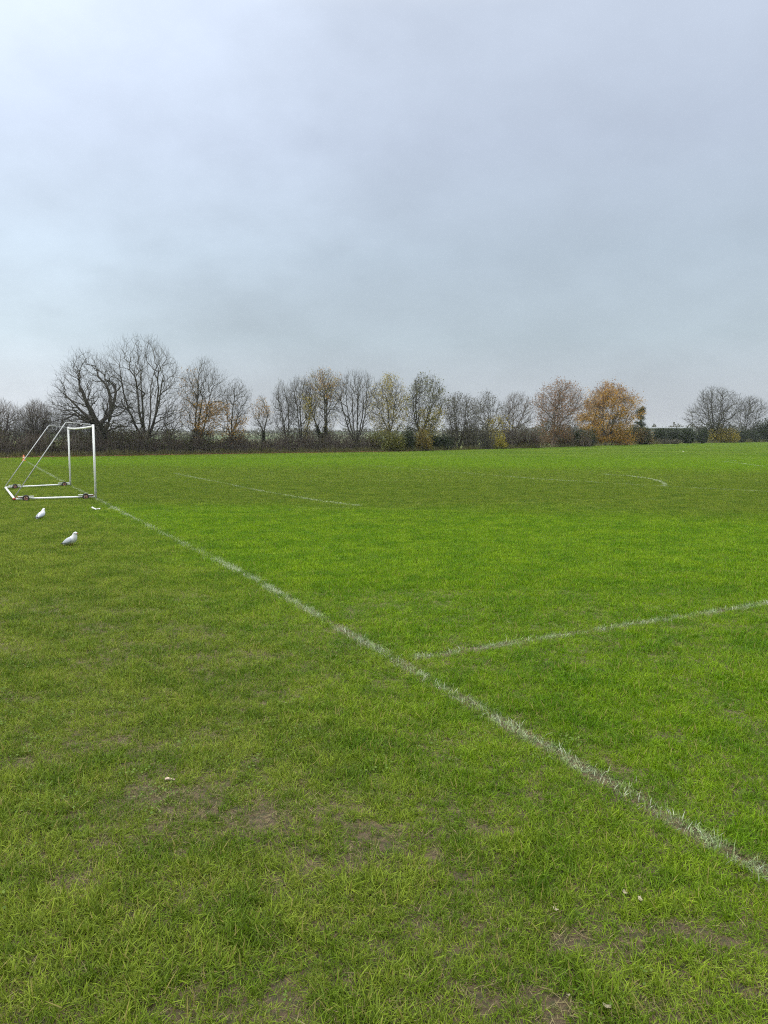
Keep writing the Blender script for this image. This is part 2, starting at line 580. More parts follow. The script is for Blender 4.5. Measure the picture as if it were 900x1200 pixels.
# trodden, bare patches of the near ground
MUD = [(140, 878, .28), (196, 920, .20), (300, 965, .26), (355, 990, .22), (430, 1003, .30), (505, 1015, .22), (215, 1188, .16), (265, 1180, .12), (620, 1192, .20), (585, 1120, .14),
       (775, 860, .16), (715, 903, .20), (480, 1075, .22), (660, 1105, .14), (30, 900, .18), (345, 1170, .14), (560, 975, .16), (640, 935, .2), (80, 1040, .13), (770, 1100, .12), (180, 1075, .16)]
mudp = np.array([[*bp(px, py)[:2], r_] for px, py, r_ in MUD])
def bare(x, y):
    """0..1 share of bare soil"""
    sdist = x * ndir[0] + y * ndir[1] - np.dot(ndir, GP1)
    side = np.clip(0.5 - sdist / 1.2, 0, 1)
    f = fbm(x * 2.3, y * 2.3, 31, 4)
    f2 = fbm(x * 7.0, y * 7.0, 55, 3)
    b_ = np.clip((f - 0.60) * 5, 0, 1) * 0.30 * side * np.clip((11 - y) / 4, 0, 1)
    for mx_, my_, mr in mudp:
        d = np.hypot((x - mx_) / 1.5, y - my_) / mr
        b_ = np.maximum(b_, np.clip(0.85 - d + (f - 0.5) * 2.4, 0, 1))
    return np.clip(b_ * 0.88 * np.clip((f2 - 0.22) * 2.6, 0.05, 1.15), 0, 0.93)

def in_field(x, y):
    px = 450 + x / np.maximum(y, 1) * FPX
    lim = np.interp(px, [e[0] for e in EDGE], [e[1] for e in EDGE])
    return y < lim + 0.4

def jitter_grid(y0, y1, step, margin):
    out_ = []
    y = y0
    while y < y1:
        hw = 0.5 * y * 1.06 + margin
        n = int(2 * hw / step)
        xs = -hw + (np.arange(n) + rng.uniform(0, 1)) * step
        out_.append(np.stack([xs + rng.uniform(-0.45, 0.45, n) * step, y + rng.uniform(-0.45, 0.45, n) * step], 1))
        y += step
    return np.concatenate(out_)

def scatter(y0, y1, dens, margin=1.3):
    out_ = []
    nb = max(3, int((y1 - y0) / 2.0))
    ed = np.linspace(y0, y1, nb + 1)
    for a_, b_ in zip(ed[:-1], ed[1:]):
        hw = 0.5 * b_ * 1.06 + margin
        n = int(dens((a_ + b_) / 2) * (b_ - a_) * 2 * hw)
        out_.append(np.stack([rng.uniform(-hw, hw, n), rng.uniform(a_, b_, n)], 1))
    return np.concatenate(out_)

PT, SCL, ROT, IDX = [], [], [], []
def put(xy, sc, idx, tilt=0.12):
    n = len(xy)
    PT.append(np.stack([xy[:, 0], xy[:, 1], np.zeros(n)], 1)); SCL.append(sc); IDX.append(idx)
    ROT.append(np.stack([rng.normal(0, tilt, n), rng.normal(0, tilt, n), rng.uniform(0, 2 * math.pi, n)], 1))
xy = scatter(1.5, 10.0, lambda y: 2100 if y < 6.5 else 1450)
keep = rng.uniform(0, 1, len(xy)) > bare(xy[:, 0], xy[:, 1]); xy = xy[keep]
clump = fbm(xy[:, 0] * 3.1, xy[:, 1] * 3.1, 77, 4)
bb = bare(xy[:, 0], xy[:, 1])
# the line-marking machine and the whitewash keep the sward thinner along the near lines
def seg_dist(x, y, a_, b_):
    d = b_[:2] - a_[:2]; L = np.linalg.norm(d); d = d / L
    t = np.clip((x - a_[0]) * d[0] + (y - a_[1]) * d[1], 0, L)
    return np.hypot(x - a_[0] - d[0] * t, y - a_[1] - d[1] * t)
sdl = np.minimum(seg_dist(xy[:, 0], xy[:, 1], G0, bp(300, 681)), seg_dist(xy[:, 0], xy[:, 1], bp(497, 771), bp(900, 708)))
keep = rng.uniform(0, 1, len(xy)) > 0.55 * (sdl < 0.065); xy = xy[keep]; clump = clump[keep]; bb = bb[keep]
put(xy, (0.50 + 0.95 * clump) * rng.uniform(0.75, 1.2, len(xy)) * (1 - 0.45 * bb), rng.integers(0, 6, len(xy)), 0.3)
xy = scatter(1.5, 8.0, lambda y: 90)
xy = xy[rng.uniform(0, 1, len(xy)) < np.clip((fbm(xy[:, 0] * 1.4, xy[:, 1] * 1.4, 404, 3) - 0.55) * 3, 0.02, 0.35)]
put(xy, rng.uniform(0.7, 1.3, len(xy)), n_weed + rng.integers(0, 3, len(xy)), 0.05)
xy = scatter(1.5, 8.0, lambda y: 210)
bb = bare(xy[:, 0], xy[:, 1])
keep = rng.uniform(0, 1, len(xy)) < 0.35 + 0.65 * np.clip(bb * 2 + 0.15, 0, 1) * 1.0; xy = xy[keep]
put(xy, rng.uniform(0.7, 1.3, len(xy)), n_live + rng.integers(0, 4, len(xy)), 0.03)
xy = np.concatenate([jitter_grid(9.2, 18.0, 0.20, 1.3), jitter_grid(18.0, 30.0, 0.24, 1.3)])
keep = rng.uniform(0, 1, len(xy)) > 0.6 * bare(xy[:, 0], xy[:, 1]); xy = xy[keep]
put(xy, rng.uniform(0.8, 1.25, len(xy)) * (0.55 + 0.8 * fbm(xy[:, 0] * 1.5, xy[:, 1] * 1.5, 5, 3)), rng.integers(6, 10, len(xy)), 0.02)
xy = np.concatenate([jitter_grid(28.5, 60.0, 0.62, 2.0), jitter_grid(60.0, 110.0, 0.8, 2.0), jitter_grid(110, 240, 1.05, 2.0)])
xy = xy[in_field(xy[:, 0], xy[:, 1])]
put(xy, rng.uniform(0.85, 1.2, len(xy)), rng.integers(10, 14, len(xy)), 0.01)
PT = np.concatenate(PT).astype(np.float32); SCL = np.concatenate(SCL).astype(np.float32); ROT = np.concatenate(ROT).astype(np.float32); IDX = np.concatenate(IDX).astype(np.int32)
me = bpy.data.meshes.new('grass')
me.vertices.add(len(PT)); me.vertices.foreach_set('co', PT.ravel())
for nm, ty, arr, key in (('sc', 'FLOAT', SCL, 'value'), ('rotv', 'FLOAT_VECTOR', ROT, 'vector'), ('idx', 'INT', IDX, 'value')):
    a = me.attributes.new(nm, ty, 'POINT'); a.data.foreach_set(key, arr.ravel())
me.materials.append(m_grass)
grass = link('grass', me)
tag(grass, 'short winter grass, vivid green on the pitch and trodden olive behind the goal line', 'grass', kind='stuff')
ng = bpy.data.node_groups.new('grass_tufts', 'GeometryNodeTree')
ng.interface.new_socket('Geometry', in_out='INPUT', socket_type='NodeSocketGeometry')
ng.interface.new_socket('Geometry', in_out='OUTPUT', socket_type='NodeSocketGeometry')
gi = ng.nodes.new('NodeGroupInput'); go = ng.nodes.new('NodeGroupOutput')
iop = ng.nodes.new('GeometryNodeInstanceOnPoints')
join = ng.nodes.new('GeometryNodeJoinGeometry')
for o in reversed(protos):
    oi = ng.nodes.new('GeometryNodeObjectInfo'); oi.inputs['Object'].default_value = o
    g2i = ng.nodes.new('GeometryNodeGeometryToInstance')
    ng.links.new(oi.outputs['Geometry'], g2i.inputs[0])
    ng.links.new(g2i.outputs[0], join.inputs[0])
def named(nm, ty):
    n = ng.nodes.new('GeometryNodeInputNamedAttribute'); n.data_type = ty; n.inputs['Name'].default_value = nm
    return n.outputs['Attribute']
ng.links.new(gi.outputs[0], iop.inputs['Points'])
ng.links.new(join.outputs[0], iop.inputs['Instance'])
iop.inputs['Pick Instance'].default_value = True
ng.links.new(named('idx', 'INT'), iop.inputs['Instance Index'])
e2r = ng.nodes.new('FunctionNodeEulerToRotation')
ng.links.new(named('rotv', 'FLOAT_VECTOR'), e2r.inputs[0])
ng.links.new(e2r.outputs[0], iop.inputs['Rotation'])
ng.links.new(named('sc', 'FLOAT'), iop.inputs['Scale'])
ng.links.new(iop.outputs[0], go.inputs[0])
md = grass.modifiers.new('tufts', 'NODES'); md.node_group = ng

# ------------------------------------------------------------------ painted lines: whitewashed blades of grass
m_paint = leaf_mat('line_paint', [(0.17, 0.25, 0.06), (0.32, 0.39, 0.19), (0.44, 0.49, 0.33), (0.53, 0.55, 0.44)], 0.15, 0.7)
def paint_line(name, pts, width, cover=1.0, hscale=1.0, seed=0):
    """pts: polyline on the ground"""
    g = np.random.default_rng(100 + seed)
    pts = [np.asarray(p_[:2], float) for p_ in pts]
    gg = Geo()
    for a_, b_ in zip(pts[:-1], pts[1:]):
        L = np.linalg.norm(b_ - a_)
        nseg = max(1, int(L / 1.0))
        for k in range(nseg):
            p0 = a_ + (b_ - a_) * k / nseg; p1 = a_ + (b_ - a_) * (k + 1) / nseg
            D = max(2.0, np.hypot(*((p0 + p1) / 2)))
            big_ = max(1.0, D / 9.0)
            big_ = min(big_, 4.0)
            n = int(L / nseg * width * 11000 * cover * (1.0 if D > 12 else (0.7 if D > 9 else 0.20)) / big_ ** 1.2)
            if n < 1:
                continue
            tt = g.uniform(0, 1, n)
            off = g.normal(0, 0.36, n) * width
            d = (p1 - p0) / np.linalg.norm(p1 - p0); nn = np.array([-d[1], d[0]])
            xy = p0 + (p1 - p0) * tt[:, None] + nn * off[:, None]
            wear = fbm(xy[:, 0] * 2.2, xy[:, 1] * 2.2, 900 + seed, 3) + 0.35 * (vnoise(xy[:, 0] * 14, xy[:, 1] * 14, 13) - 0.5)
            kp = g.uniform(0, 1, n) < np.clip((wear - 0.15) * 3.4 - (0.25 if (name == 'goal_line' and D < 5.2) else 0.0), 0.10, 1)
            xy = xy[kp]
            if D < 11:
                kp2 = g.uniform(0, 1, len(xy)) > 0.55 * bare(xy[:, 0], xy[:, 1]); xy = xy[kp2]
            n = len(xy)
            if n == 0:
                continue
            v, q, t_, r_ = blades(n, 0.001, 0.03 * hscale, 0.075 * hscale, 0.0042 * big_, 0.7, g, 2)
            m = 5
            v = v.reshape(n, m, 3) + np.concatenate([xy, np.zeros((n, 1))], 1)[:, None, :]
            gg.add(v.reshape(-1, 3), q, t_, r_)
    return tag(link(name, gg.mesh(name, m_paint)), kind='structure')

paint_line('goal_line', [G0 + (G0 - bp(300, 681)) * 0.25, G0, bp(300, 681), bp(215, 638.5), GP1, GP2, bp(31.5, 541.5)], 0.11, 1.0, 0.92, 1)
pen0 = bp(484, 772.5)
paint_line('penalty_area_line', [pen0, bp(900, 708), bp(900, 708) + (bp(900, 708) - pen0) * 1.0], 0.11, 1.15, 0.95, 11)
paint_line('goal_area_line', [bp(205, 555.5), bp(255.5, 565.5), bp(304, 575.8), bp(375.5, 587.8), bp(424, 593.8)], 0.11, 0.9, 1.0, 3)
paint_line('goal_area_line', [bp(424, 594), bp(300, 599.5), bp(171, 605.5), bp(140, 607)], 0.1, 0.10, 0.8, 4)
paint_line('penalty_area_line', [bp(430, 545.5), bp(500, 551), bp(593, 558.7)], 0.10, 0.6, 0.9, 5)
paint_line('penalty_area_line', [bp(593, 558.7), bp(633, 562), bp(767, 570), bp(891, 576.4), bp(960, 580)], 0.11, 1.3, 0.95, 6)
paint_line('penalty_arc', [bp(705, 556.2), bp(735, 558), bp(753, 560.2), bp(766, 562.4), bp(774, 564.8), bp(778.5, 567.4), bp(779.5, 570.5)], 0.12, 0.95, 1.1, 7)
paint_line('pitch_line', [bp(863, 540), bp(846.5, 541.2), bp(868, 543.2), bp(896, 547)], 0.12, 0.75, 1.0, 8)

# ------------------------------------------------------------------ the trees
m_bark = simple_mat('bark_grey', (0.080, 0.075, 0.060), 0.9, 0.35, 3.0, 0.4)
m_bark_d = simple_mat('bark_dark', (0.055, 0.049, 0.040), 0.9, 0.35, 3.0, 0.4)
m_bark_b = simple_mat('bark_brown', (0.110, 0.085, 0.066), 0.9, 0.3, 3.0, 0.4)
m_bark_r = simple_mat('bark_birch', (0.17, 0.135, 0.115), 0.85, 0.4, 2.0, 0.3)
m_twig = simple_mat('twigs_grey', (0.100, 0.094, 0.080), 0.9, 0.3, 1.5)
m_twig_b = simple_mat('twigs_brown', (0.125, 0.105, 0.088), 0.9, 0.3, 1.5)
m_twig_d = simple_mat('twigs_dark', (0.062, 0.058, 0.047), 0.9, 0.3, 1.5)
L_ORANGE = leaf_mat('leaves_orange', [(0.20, 0.10, 0.025), (0.36, 0.19, 0.03), (0.46, 0.26, 0.045), (0.50, 0.32, 0.08)])
L_YELLOW = leaf_mat('leaves_yellow', [(0.24, 0.19, 0.03), (0.38, 0.29, 0.04), (0.44, 0.36, 0.07), (0.26, 0.24, 0.05)])
L_GOLD = leaf_mat('leaves_gold', [(0.17, 0.09, 0.022), (0.42, 0.23, 0.034), (0.54, 0.31, 0.045), (0.48, 0.31, 0.075)])
L_RUST = leaf_mat('leaves_rust', [(0.15, 0.080, 0.040), (0.27, 0.135, 0.055), (0.32, 0.18, 0.08), (0.20, 0.13, 0.08)])
L_OLIVE = leaf_mat('leaves_olive', [(0.045, 0.055, 0.014), (0.10, 0.11, 0.022), (0.17, 0.165, 0.035), (0.22, 0.20, 0.05)])
L_DARK = leaf_mat('leaves_dark', [(0.016, 0.026, 0.012), (0.026, 0.040, 0.017), (0.040, 0.055, 0.022)], 0.15)
L_IVY = leaf_mat('leaves_ivy', [(0.020, 0.032, 0.012), (0.035, 0.050, 0.018), (0.055, 0.065, 0.028)], 0.15)
L_BROWN = leaf_mat('leaves_brown', [(0.055, 0.035, 0.025), (0.10, 0.058, 0.038), (0.14, 0.085, 0.05), (0.08, 0.07, 0.03)])
L_SCRUB = leaf_mat('leaves_scrub', [(0.055, 0.052, 0.032), (0.075, 0.070, 0.040), (0.10, 0.09, 0.055)], 0.2)

def grow(seed, H, prof, trunk_h, leaders, n1, n2, n3, n4, R, spread=1.0, gnarl=0.04, droop=0.0, up=0.10, rtip=0.0065, lean=0.0, fan=1.3):
    """bare tree skeleton. prof = [(height fraction, half width)...] of the crown; returns per-level (P, R) arrays"""
    g = np.random.default_rng(seed)
    pos, dr, par = [], [], []
    paths = []                                   # (level, start node, [node ids])
    def unit(v): return v / (np.linalg.norm(v, axis=-1, keepdims=True) + 1e-9)
    # trunk
    nodes_p = [np.array([0., 0, -0.1])]; nodes_d = [np.array([0, 0, 1.])]; parent = [-1]
    def add_path(start, pts):
        ids = [start]
        prev = start
        for p_ in pts:
            nodes_p.append(p_); nodes_d.append(unit(p_ - nodes_p[prev])); parent.append(prev)
            prev = len(nodes_p) - 1; ids.append(prev)
        return ids
    tz = np.linspace(0, trunk_h, 6)[1:]
    wob = np.cumsum(g.normal(0, 0.05 * trunk_h / 5, (5, 2)), 0)
    trunk_ids = add_path(0, [np.array([wob[i, 0] + 0.25 * lean * z, wob[i, 1], z]) for i, z in enumerate(tz)])
    paths.append((0, trunk_ids))
    hz = np.array([p_[0] for p_ in prof]) * H; hw = np.array([p_[1] for p_ in prof])
    lump = g.uniform(0, 6.28, 6); la = g.uniform(0.10, 0.24)
    def env(z, az):
        return np.interp(z, hz, hw) * (1 + la * np.sin(az + 0.5 * z + lump[3]) + 0.15 * np.sin(2 * az + lump[0]) + 0.10 * np.sin(3 * az + z * 0.8 + lump[1]) + 0.07 * np.sin(5 * az - 1.3 * z + lump[2]))
    def sample(n, shell, rag=0.0):
        z = np.interp(g.uniform(0, 1, n), np.linspace(0, 1, 40), _invcdf(hz, hw))
        az = g.uniform(0, 2 * math.pi, n)
        rad = env(z, az) * (g.uniform(0, 1, n) ** shell) * (1 + rag * g.normal(0, 1, n))
        z = z * (1 + 0.3 * rag * g.normal(0, 1, n))
        return np.stack([rad * np.cos(az) + lean * z, rad * np.sin(az), z], 1)
    def _invcdf(hz, hw):
        zz_ = np.linspace(hz[0], hz[-1], 400); ww = np.interp(zz_, hz, hw) ** 1.6 + 1e-4
        cdf = np.cumsum(ww); cdf /= cdf[-1]
        return np.interp(np.linspace(0, 1, 40), cdf, zz_)
    # leaders
    top = trunk_ids[-1]
    k0 = g.uniform(0, 6.28)
    for i in range(leaders):
        az = k0 + i * 2 * math.pi / leaders + g.normal(0, 0.25)
        frac = g.uniform(0.55, 0.74) if leaders > 1 else 0.8
        z = H * frac
        rad = (env(np.array([z]), np.array([az]))[0] * g.uniform(0.25, 0.62)) * spread if leaders > 1 else 0.05
        tip = np.array([rad * math.cos(az) + lean * z, rad * math.sin(az), z])
        st = trunk_ids[-1 - (i % 3)] if leaders > 2 else top
        p0 = nodes_p[st]; d = np.linalg.norm(tip - p0)
        out_ = np.array([math.cos(az), math.sin(az), 0])
        p1 = p0 + (out_ * 0.30 * min(1.0, rad / 2.0) * spread + np.array([0, 0, 0.38])) * d
        ts = np.linspace(0, 1, 11)[1:]
        pts = [(1 - t) ** 2 * p0 + 2 * t * (1 - t) * p1 + t * t * tip + g.normal(0, gnarl * d * 0.12, 3) for t in ts]
        paths.append((1, add_path(st, pts)))
    def attach(tips, level, segs, k, curve, jit, maxd):
        NP = np.array(nodes_p); ND = np.array(nodes_d)
        ok = np.arange(len(NP)) >= trunk_ids[2]
        vec = tips[:, None, :] - NP[None, :, :]
        d = np.linalg.norm(vec, axis=2) + 1e-6
        cs = (vec * ND[None]).sum(2) / d
        cost = d * (1 + k * (1 - cs)) + np.where(cs < 0.05, 3.0, 0) + np.where(vec[..., 2] < -droop * d - 0.02, 1.5 * np.abs(vec[..., 2]), 0)
        # favour starting nearer the axis, so limbs sweep out
        rin = np.hypot(NP[:, 0], NP[:, 1])[None] / (np.hypot(tips[:, 0], tips[:, 1])[:, None] + 0.3)
        cost = cost * (1 + 0.35 * np.clip(rin - 0.9, 0, 2))
        fork = np.array([0, 0, trunk_h * 0.9])
        rad_ = unit(tips - fork)
        cost = cost + d * fan * (1 - (vec * rad_[:, None, :]).sum(2) / d)
        cost[:, ~ok] = 1e9
        j = cost.argmin(1)
        dj = d[np.arange(len(tips)), j]
        order = np.argsort(dj)
        for i in order:
            if dj[i] > maxd or dj[i] < 0.05:
                continue
            p0 = NP[j[i]]; tip = tips[i]; D_ = dj[i]
            u = (tip - p0) / D_
            mid = unit(0.55 * ND[j[i]] + 0.75 * u)
            p1 = p0 + mid * D_ * 0.45 - np.array([0, 0, curve * D_])
            ts = np.linspace(0, 1, segs + 1)[1:]
            jt = g.normal(0, jit * D_, (segs, 3)); jt[-1] = 0
            pts = [(1 - t) ** 2 * p0 + 2 * t * (1 - t) * p1 + t * t * tip + jt[q_] for q_, t in enumerate(ts)]
            paths.append((level, add_path(int(j[i]), pts)))
    attach(sample(n1, 0.5, 0.08), 2, 7, 0.9, up, gnarl, 99)
    attach(sample(n2, 0.5, 0.07), 3, 5, 0.8, up, gnarl, H * 0.5)
    attach(sample(n3, 0.5, 0.06), 4, 4, 0.7, up * 0.7, gnarl, H * 0.3)
    if n4:
        attach(sample(n4, 0.5, 0.05), 5, 3, 0.6, up * 0.7, gnarl, H * 0.2)
    # straight end shoots that reach out past the tips
    ends = [ids[-1] for l, ids in paths if l >= 4]
    for i in ends:
        if g.uniform() < 0.85:
            o_ = unit(nodes_p[i] - np.array([0, 0, trunk_h]))
            d_ = unit(0.7 * nodes_d[i] + 0.7 * o_ + np.array([0, 0, 0.25]) + g.normal(0, 0.28, 3))
            L_ = g.uniform(0.015, 0.045) * H
            paths.append((6, add_path(i, [nodes_p[i] + d_ * L_ * 0.5, nodes_p[i] + d_ * L_ + g.normal(0, 0.06 * L_, 3)])))
    n = len(nodes_p)
    A = [0.0] * n
    nt_ = sum(1 for l, _ in paths if 4 <= l <= 5) + 1
    e = math.log(nt_) / math.log(R / rtip)
    ta = rtip ** e
    for i in range(n - 1, -1, -1):
        if A[i] == 0.0:
            A[i] = ta
        if parent[i] >= 0:
            A[parent[i]] += A[i]
    rad = np.array(A) ** (1 / e)
    P = np.array(nodes_p)
    lv = {}
    for l, ids in paths:
        pr = rad[ids].copy()
        if l > 0:
            pr[0] = min(pr[0], pr[1] * 1.15)
        else:
            pr[0] *= 1.5; pr[1] *= 1.12
        if l == 1 and leaders > 2:
            pr *= min(1.0, 0.46 * R / pr[0])
        if l >= 3:
            pr[-1] *= 0.55
        lv.setdefault(l, []).append((P[ids], pr))
    tips = np.array([P[ids[-1]] for l, ids in paths if l >= 4])
    return {l: (np.stack([a_[0] for a_ in v]), np.stack([a_[1] for a_ in v])) for l, v in lv.items()}, tips

SIDES = {0: 9, 1: 7, 2: 5, 3: 4, 4: 3, 5: 3, 6: 3}
def tree_meshes(name, lv, mb, mt):
    tg, cg_ = Geo(), Geo()
    for l, (P, R) in lv.items():
        v, q = tubes(P, R, SIDES[l])
        (tg if l <= 2 else cg_).add(v, q)
    return tg.mesh('trunk', mb, True), cg_.mesh('crown', mt)

DOME = [(0.11, 0.6), (0.25, 1.05), (0.45, 1.28), (0.65, 1.30), (0.82, 1.12), (0.93, 0.80), (1.0, 0.40)]
FLAT = [(0.10, 0.25), (0.25, 0.6), (0.45, 1.0), (0.65, 1.28), (0.82, 1.36), (0.93, 1.0), (1.0, 0.45)]
FAN = [(0.10, 0.35), (0.25, 0.8), (0.45, 1.15), (0.65, 1.3), (0.82, 1.08), (0.94, 0.62), (1.0, 0.2)]
ROUND = [(0.12, 0.7), (0.25, 1.1), (0.42, 1.3), (0.6, 1.32), (0.78, 1.1), (0.92, 0.65), (1.0, 0.2)]
OAK = [(0.16, 0.75), (0.24, 1.15), (0.36, 1.3), (0.52, 1.28), (0.70, 1.06), (0.87, 0.74), (1.0, 0.3)]
TALL = [(0.10, 0.5), (0.25, 0.85), (0.45, 1.1), (0.65, 1.15), (0.82, 0.95), (0.93, 0.55), (1.0, 0.2)]
VASE = [(0.08, 0.3), (0.25, 0.75), (0.5, 1.1), (0.7, 1.28), (0.86, 1.1), (0.95, 0.7), (1.0, 0.25)]

def tree(name, px, pyt, x0, x1, back, seed, label, prof=FAN, trunk=0.18, leaders=3, dens=1.0, mb=None, mt=None, R=None, leaf=None, spread=1.0, gnarl=0.04, up=0.10,
         group='bare trees along the field edge', ivy=0.0, droop=0.0, rt=0.0055):
    """px: column of the trunk, pyt: top row, x0..x1 columns the crown spans; back: metres behind the field's edge"""
    Y = edgeY(px) + back
    b = at(px, Y)
    H = ztop(pyt, Y) * 0.975
    hwid = (x1 - x0) / 2 / FPX * Y / 1.22
    P_ = [(a_, w_ * hwid) for a_, w_ in prof]
    off = ((x0 + x1) / 2 - px) / FPX * Y
    n4 = int(2900 * dens)
    lv, tips = grow(seed, H, P_, H * trunk, leaders, int(14 + 14 * dens), int(110 * dens), int(560 * dens), n4, (R or H * 0.028) * 0.85, spread, gnarl, droop, up, rt * Y / 85.0, off / H / 0.75)
    root = empty(name, b)
    tm, cm = tree_meshes(name, lv, mb or m_bark, mt or m_twig)
    link('trunk', tm, root); link('crown', cm, root)
    g = np.random.default_rng(seed + 500)
    if leaf:
        for (mat, n, size, sel) in leaf:
            cand = tips[sel(tips / np.array([hwid, hwid, H]))] if sel else tips
            if len(cand) == 0:
                continue
            # leaves hang on in tufts round some of the twig tips
            n = int(n * (3.2 if n < 1500 else 1.5))
            seeds = cand[g.integers(0, len(cand), max(10, n // (9 if n < 5000 else 26)))]
            P0 = seeds[g.integers(0, len(seeds), n)] + g.normal(0, (0.20 if n < 5000 else 0.27) * Y / 90, (n, 3))
            if n >= 5000:
                cl = 0.5 * fbm(P0[:, 0] * 0.9 + 7, P0[:, 2] * 0.9, seed + 3, 3) + 0.5 * fbm(P0[:, 1] * 0.9 + 3, P0[:, 2] * 0.9 + 11, seed + 5, 3)
                P0 = P0[cl > 0.46]
            P0[:, 2] = np.maximum(P0[:, 2], 0.2)
            gg = Geo(); v, q, r_ = leaves(P0, size * Y / 90, g); gg.add(v, q, None, r_)
            link('foliage', gg.mesh('foliage', mat), root)
    if ivy:
        gg = Geo()
        n = int(900 * ivy)
        P0s, r0s = lv[0]
        zt = g.uniform(0.05, 1, n) ** 0.8 * H * trunk * 1.05
        tx = np.interp(zt, P0s[0, :, 2], P0s[0, :, 0]); ty = np.interp(zt, P0s[0, :, 2], P0s[0, :, 1])
        rr_ = np.interp(zt, P0s[0, :, 2], r0s[0]) * g.uniform(0.9, 1.7, n)
        az = g.uniform(0, 6.28, n)
        PI_ = [np.stack([tx + rr_ * np.cos(az), ty + rr_ * np.sin(az), zt], 1)]
        if ivy > 1 and 1 in lv:
            for Pp, Rr in zip(*lv[1]):
                m_ = int(250 * ivy); tt = g.uniform(0, 0.45, m_) * (len(Pp) - 1)
                c_ = np.stack([np.interp(tt, np.arange(len(Pp)), Pp[:, i_]) for i_ in range(3)], 1)
                rr2 = np.interp(tt, np.arange(len(Pp)), Rr)[:, None]
                PI_.append(c_ + g.normal(0, 1, (m_, 3)) * (rr2 * 0.9 + 0.05))
        v, q, r_ = leaves(np.concatenate(PI_), 0.16 * Y / 85, g, 0.8); gg.add(v, q, None, r_)
        link('ivy', gg.mesh('ivy', L_IVY), root)
    tag(root, label, 'tree', group)
    return root

low = lambda q: q[:, 2] < 0.48
high = lambda q: q[:, 2] > 0.62
rightside = lambda q: (q[:, 0] > 0.15) & (q[:, 2] < 0.75)
lowright = lambda q: (q[:, 0] > 0.0) & (q[:, 2] < 0.55)

tree('bare_tree', 3, 466, -24, 26, 5, 1, 'small brown bare tree cut by the left picture edge behind the goal', VASE, 0.16, 5, 1.4, m_bark_d, m_twig_b, ivy=0.4)
tree('bare_tree', 45, 467, 26, 63, 5, 2, 'small dense bare tree with upright twigs, left of the big oak', VASE, 0.14, 5, 1.4, m_bark_d, m_twig_b)
tree('oak_tree', 118, 408, 55, 160, 3.0, 3, 'spreading bare oak with a thick dark trunk behind the goal posts', OAK, 0.29, 7, 1.5, m_bark_d, m_twig_d, R=0.80, spread=1.5, gnarl=0.055, up=0.05, ivy=1.0, droop=0.25)
tree('bare_tree', 172, 391, 124, 219, 4.0, 4, 'tallest bare tree of the row, with a wide fan of fine branches', DOME, 0.13, 6, 1.35, m_bark_d, m_twig, R=0.36, ivy=0.6)
tree('sapling', 200, 468, 184, 218, 6, 5, 'small thin bare tree between the tallest tree and the orange-leaved one', ROUND, 0.3, 2, 0.35, m_bark, m_twig, R=0.12)
tree('bare_tree', 231, 417, 212, 267, 2.5, 6, 'tall twin-stemmed tree with clinging orange leaves low on its branches', FAN, 0.07, 3, 1.0, m_bark, m_twig,
     leaf=[(L_ORANGE, 900, 0.16, lowright), (L_ORANGE, 330, 0.13, lambda q: (q[:, 0] < 0.05) & (q[:, 2] > 0.3))], R=0.22, ivy=1.1)
tree('bare_tree', 272, 441, 258, 298, 2.5, 7, 'slim bare tree with a few orange leaves near its base', TALL, 0.25, 3, 0.7, m_bark, m_twig, leaf=[(L_ORANGE, 380, 0.15, low)], R=0.17)
tree('bare_tree', 311, 462, 294, 322, 3, 8, 'small thin tree with a tuft of orange leaves at its top', TALL, 0.35, 2, 0.40, m_bark, m_twig, leaf=[(L_ORANGE, 160, 0.14, high)], R=0.13, ivy=0.5)
tree('bare_tree', 336, 444, 316, 346, 3, 9, 'slim leafless grey tree beside the small orange-topped tree', TALL, 0.18, 3, 0.7, m_bark, m_twig, R=0.17, ivy=0.5)
tree('bare_tree', 354, 440, 333, 374, 3, 10, 'forked bare tree with sparse yellow leaves on its right side', FLAT, 0.14, 3, 0.8, m_bark, m_twig, leaf=[(L_YELLOW, 480, 0.14, rightside)], R=0.18)
tree('bare_tree', 381, 430, 358, 401, 3, 11, 'tall tree with ivy-clad twin stems and brown leaves at the top', FLAT, 0.10, 3, 0.9, m_bark, m_twig, leaf=[(L_ORANGE, 330, 0.14, high), (L_YELLOW, 380, 0.13, None)], R=0.24, ivy=2.0)
tree('bare_tree', 417, 432, 388, 446, 3, 12, 'bare fan-shaped tree between the ivy-clad tree and the yellow-leaved tree', FLAT, 0.10, 6, 0.85, m_bark_d, m_twig, R=0.22, ivy=0.3)
tree('bare_tree', 456, 437, 434, 477, 5, 13, 'thinning yellow-leaved tree standing behind the olive bush', FAN, 0.25, 3, 0.9, m_bark, m_twig, leaf=[(L_YELLOW, 1450, 0.14, None)], R=0.18)
tree('bare_tree', 492, 436, 470, 524, 5, 14, 'broad dark-twigged tree with yellowing leaves on its lower right boughs', DOME, 0.22, 4, 1.0, m_bark_d, m_twig_d, leaf=[(L_OLIVE, 1200, 0.15, None), (L_YELLOW, 560, 0.15, lowright)], R=0.24)
tree('bare_tree', 538, 459, 514, 560, 6, 15, 'low grey many-stemmed tree over the scrubby hedge', VASE, 0.06, 6, 1.0, m_bark_d, m_twig, R=0.17, leaf=[(L_SCRUB, 700, 0.13, None)])
tree('bare_tree', 571, 457, 551, 590, 6, 16, 'airy grey tree with a patch of yellow leaves above the yellow bush', ROUND, 0.25, 3, 0.7, m_bark, m_twig, leaf=[(L_YELLOW, 420, 0.15, lowright), (L_SCRUB, 250, 0.13, high)], R=0.18)
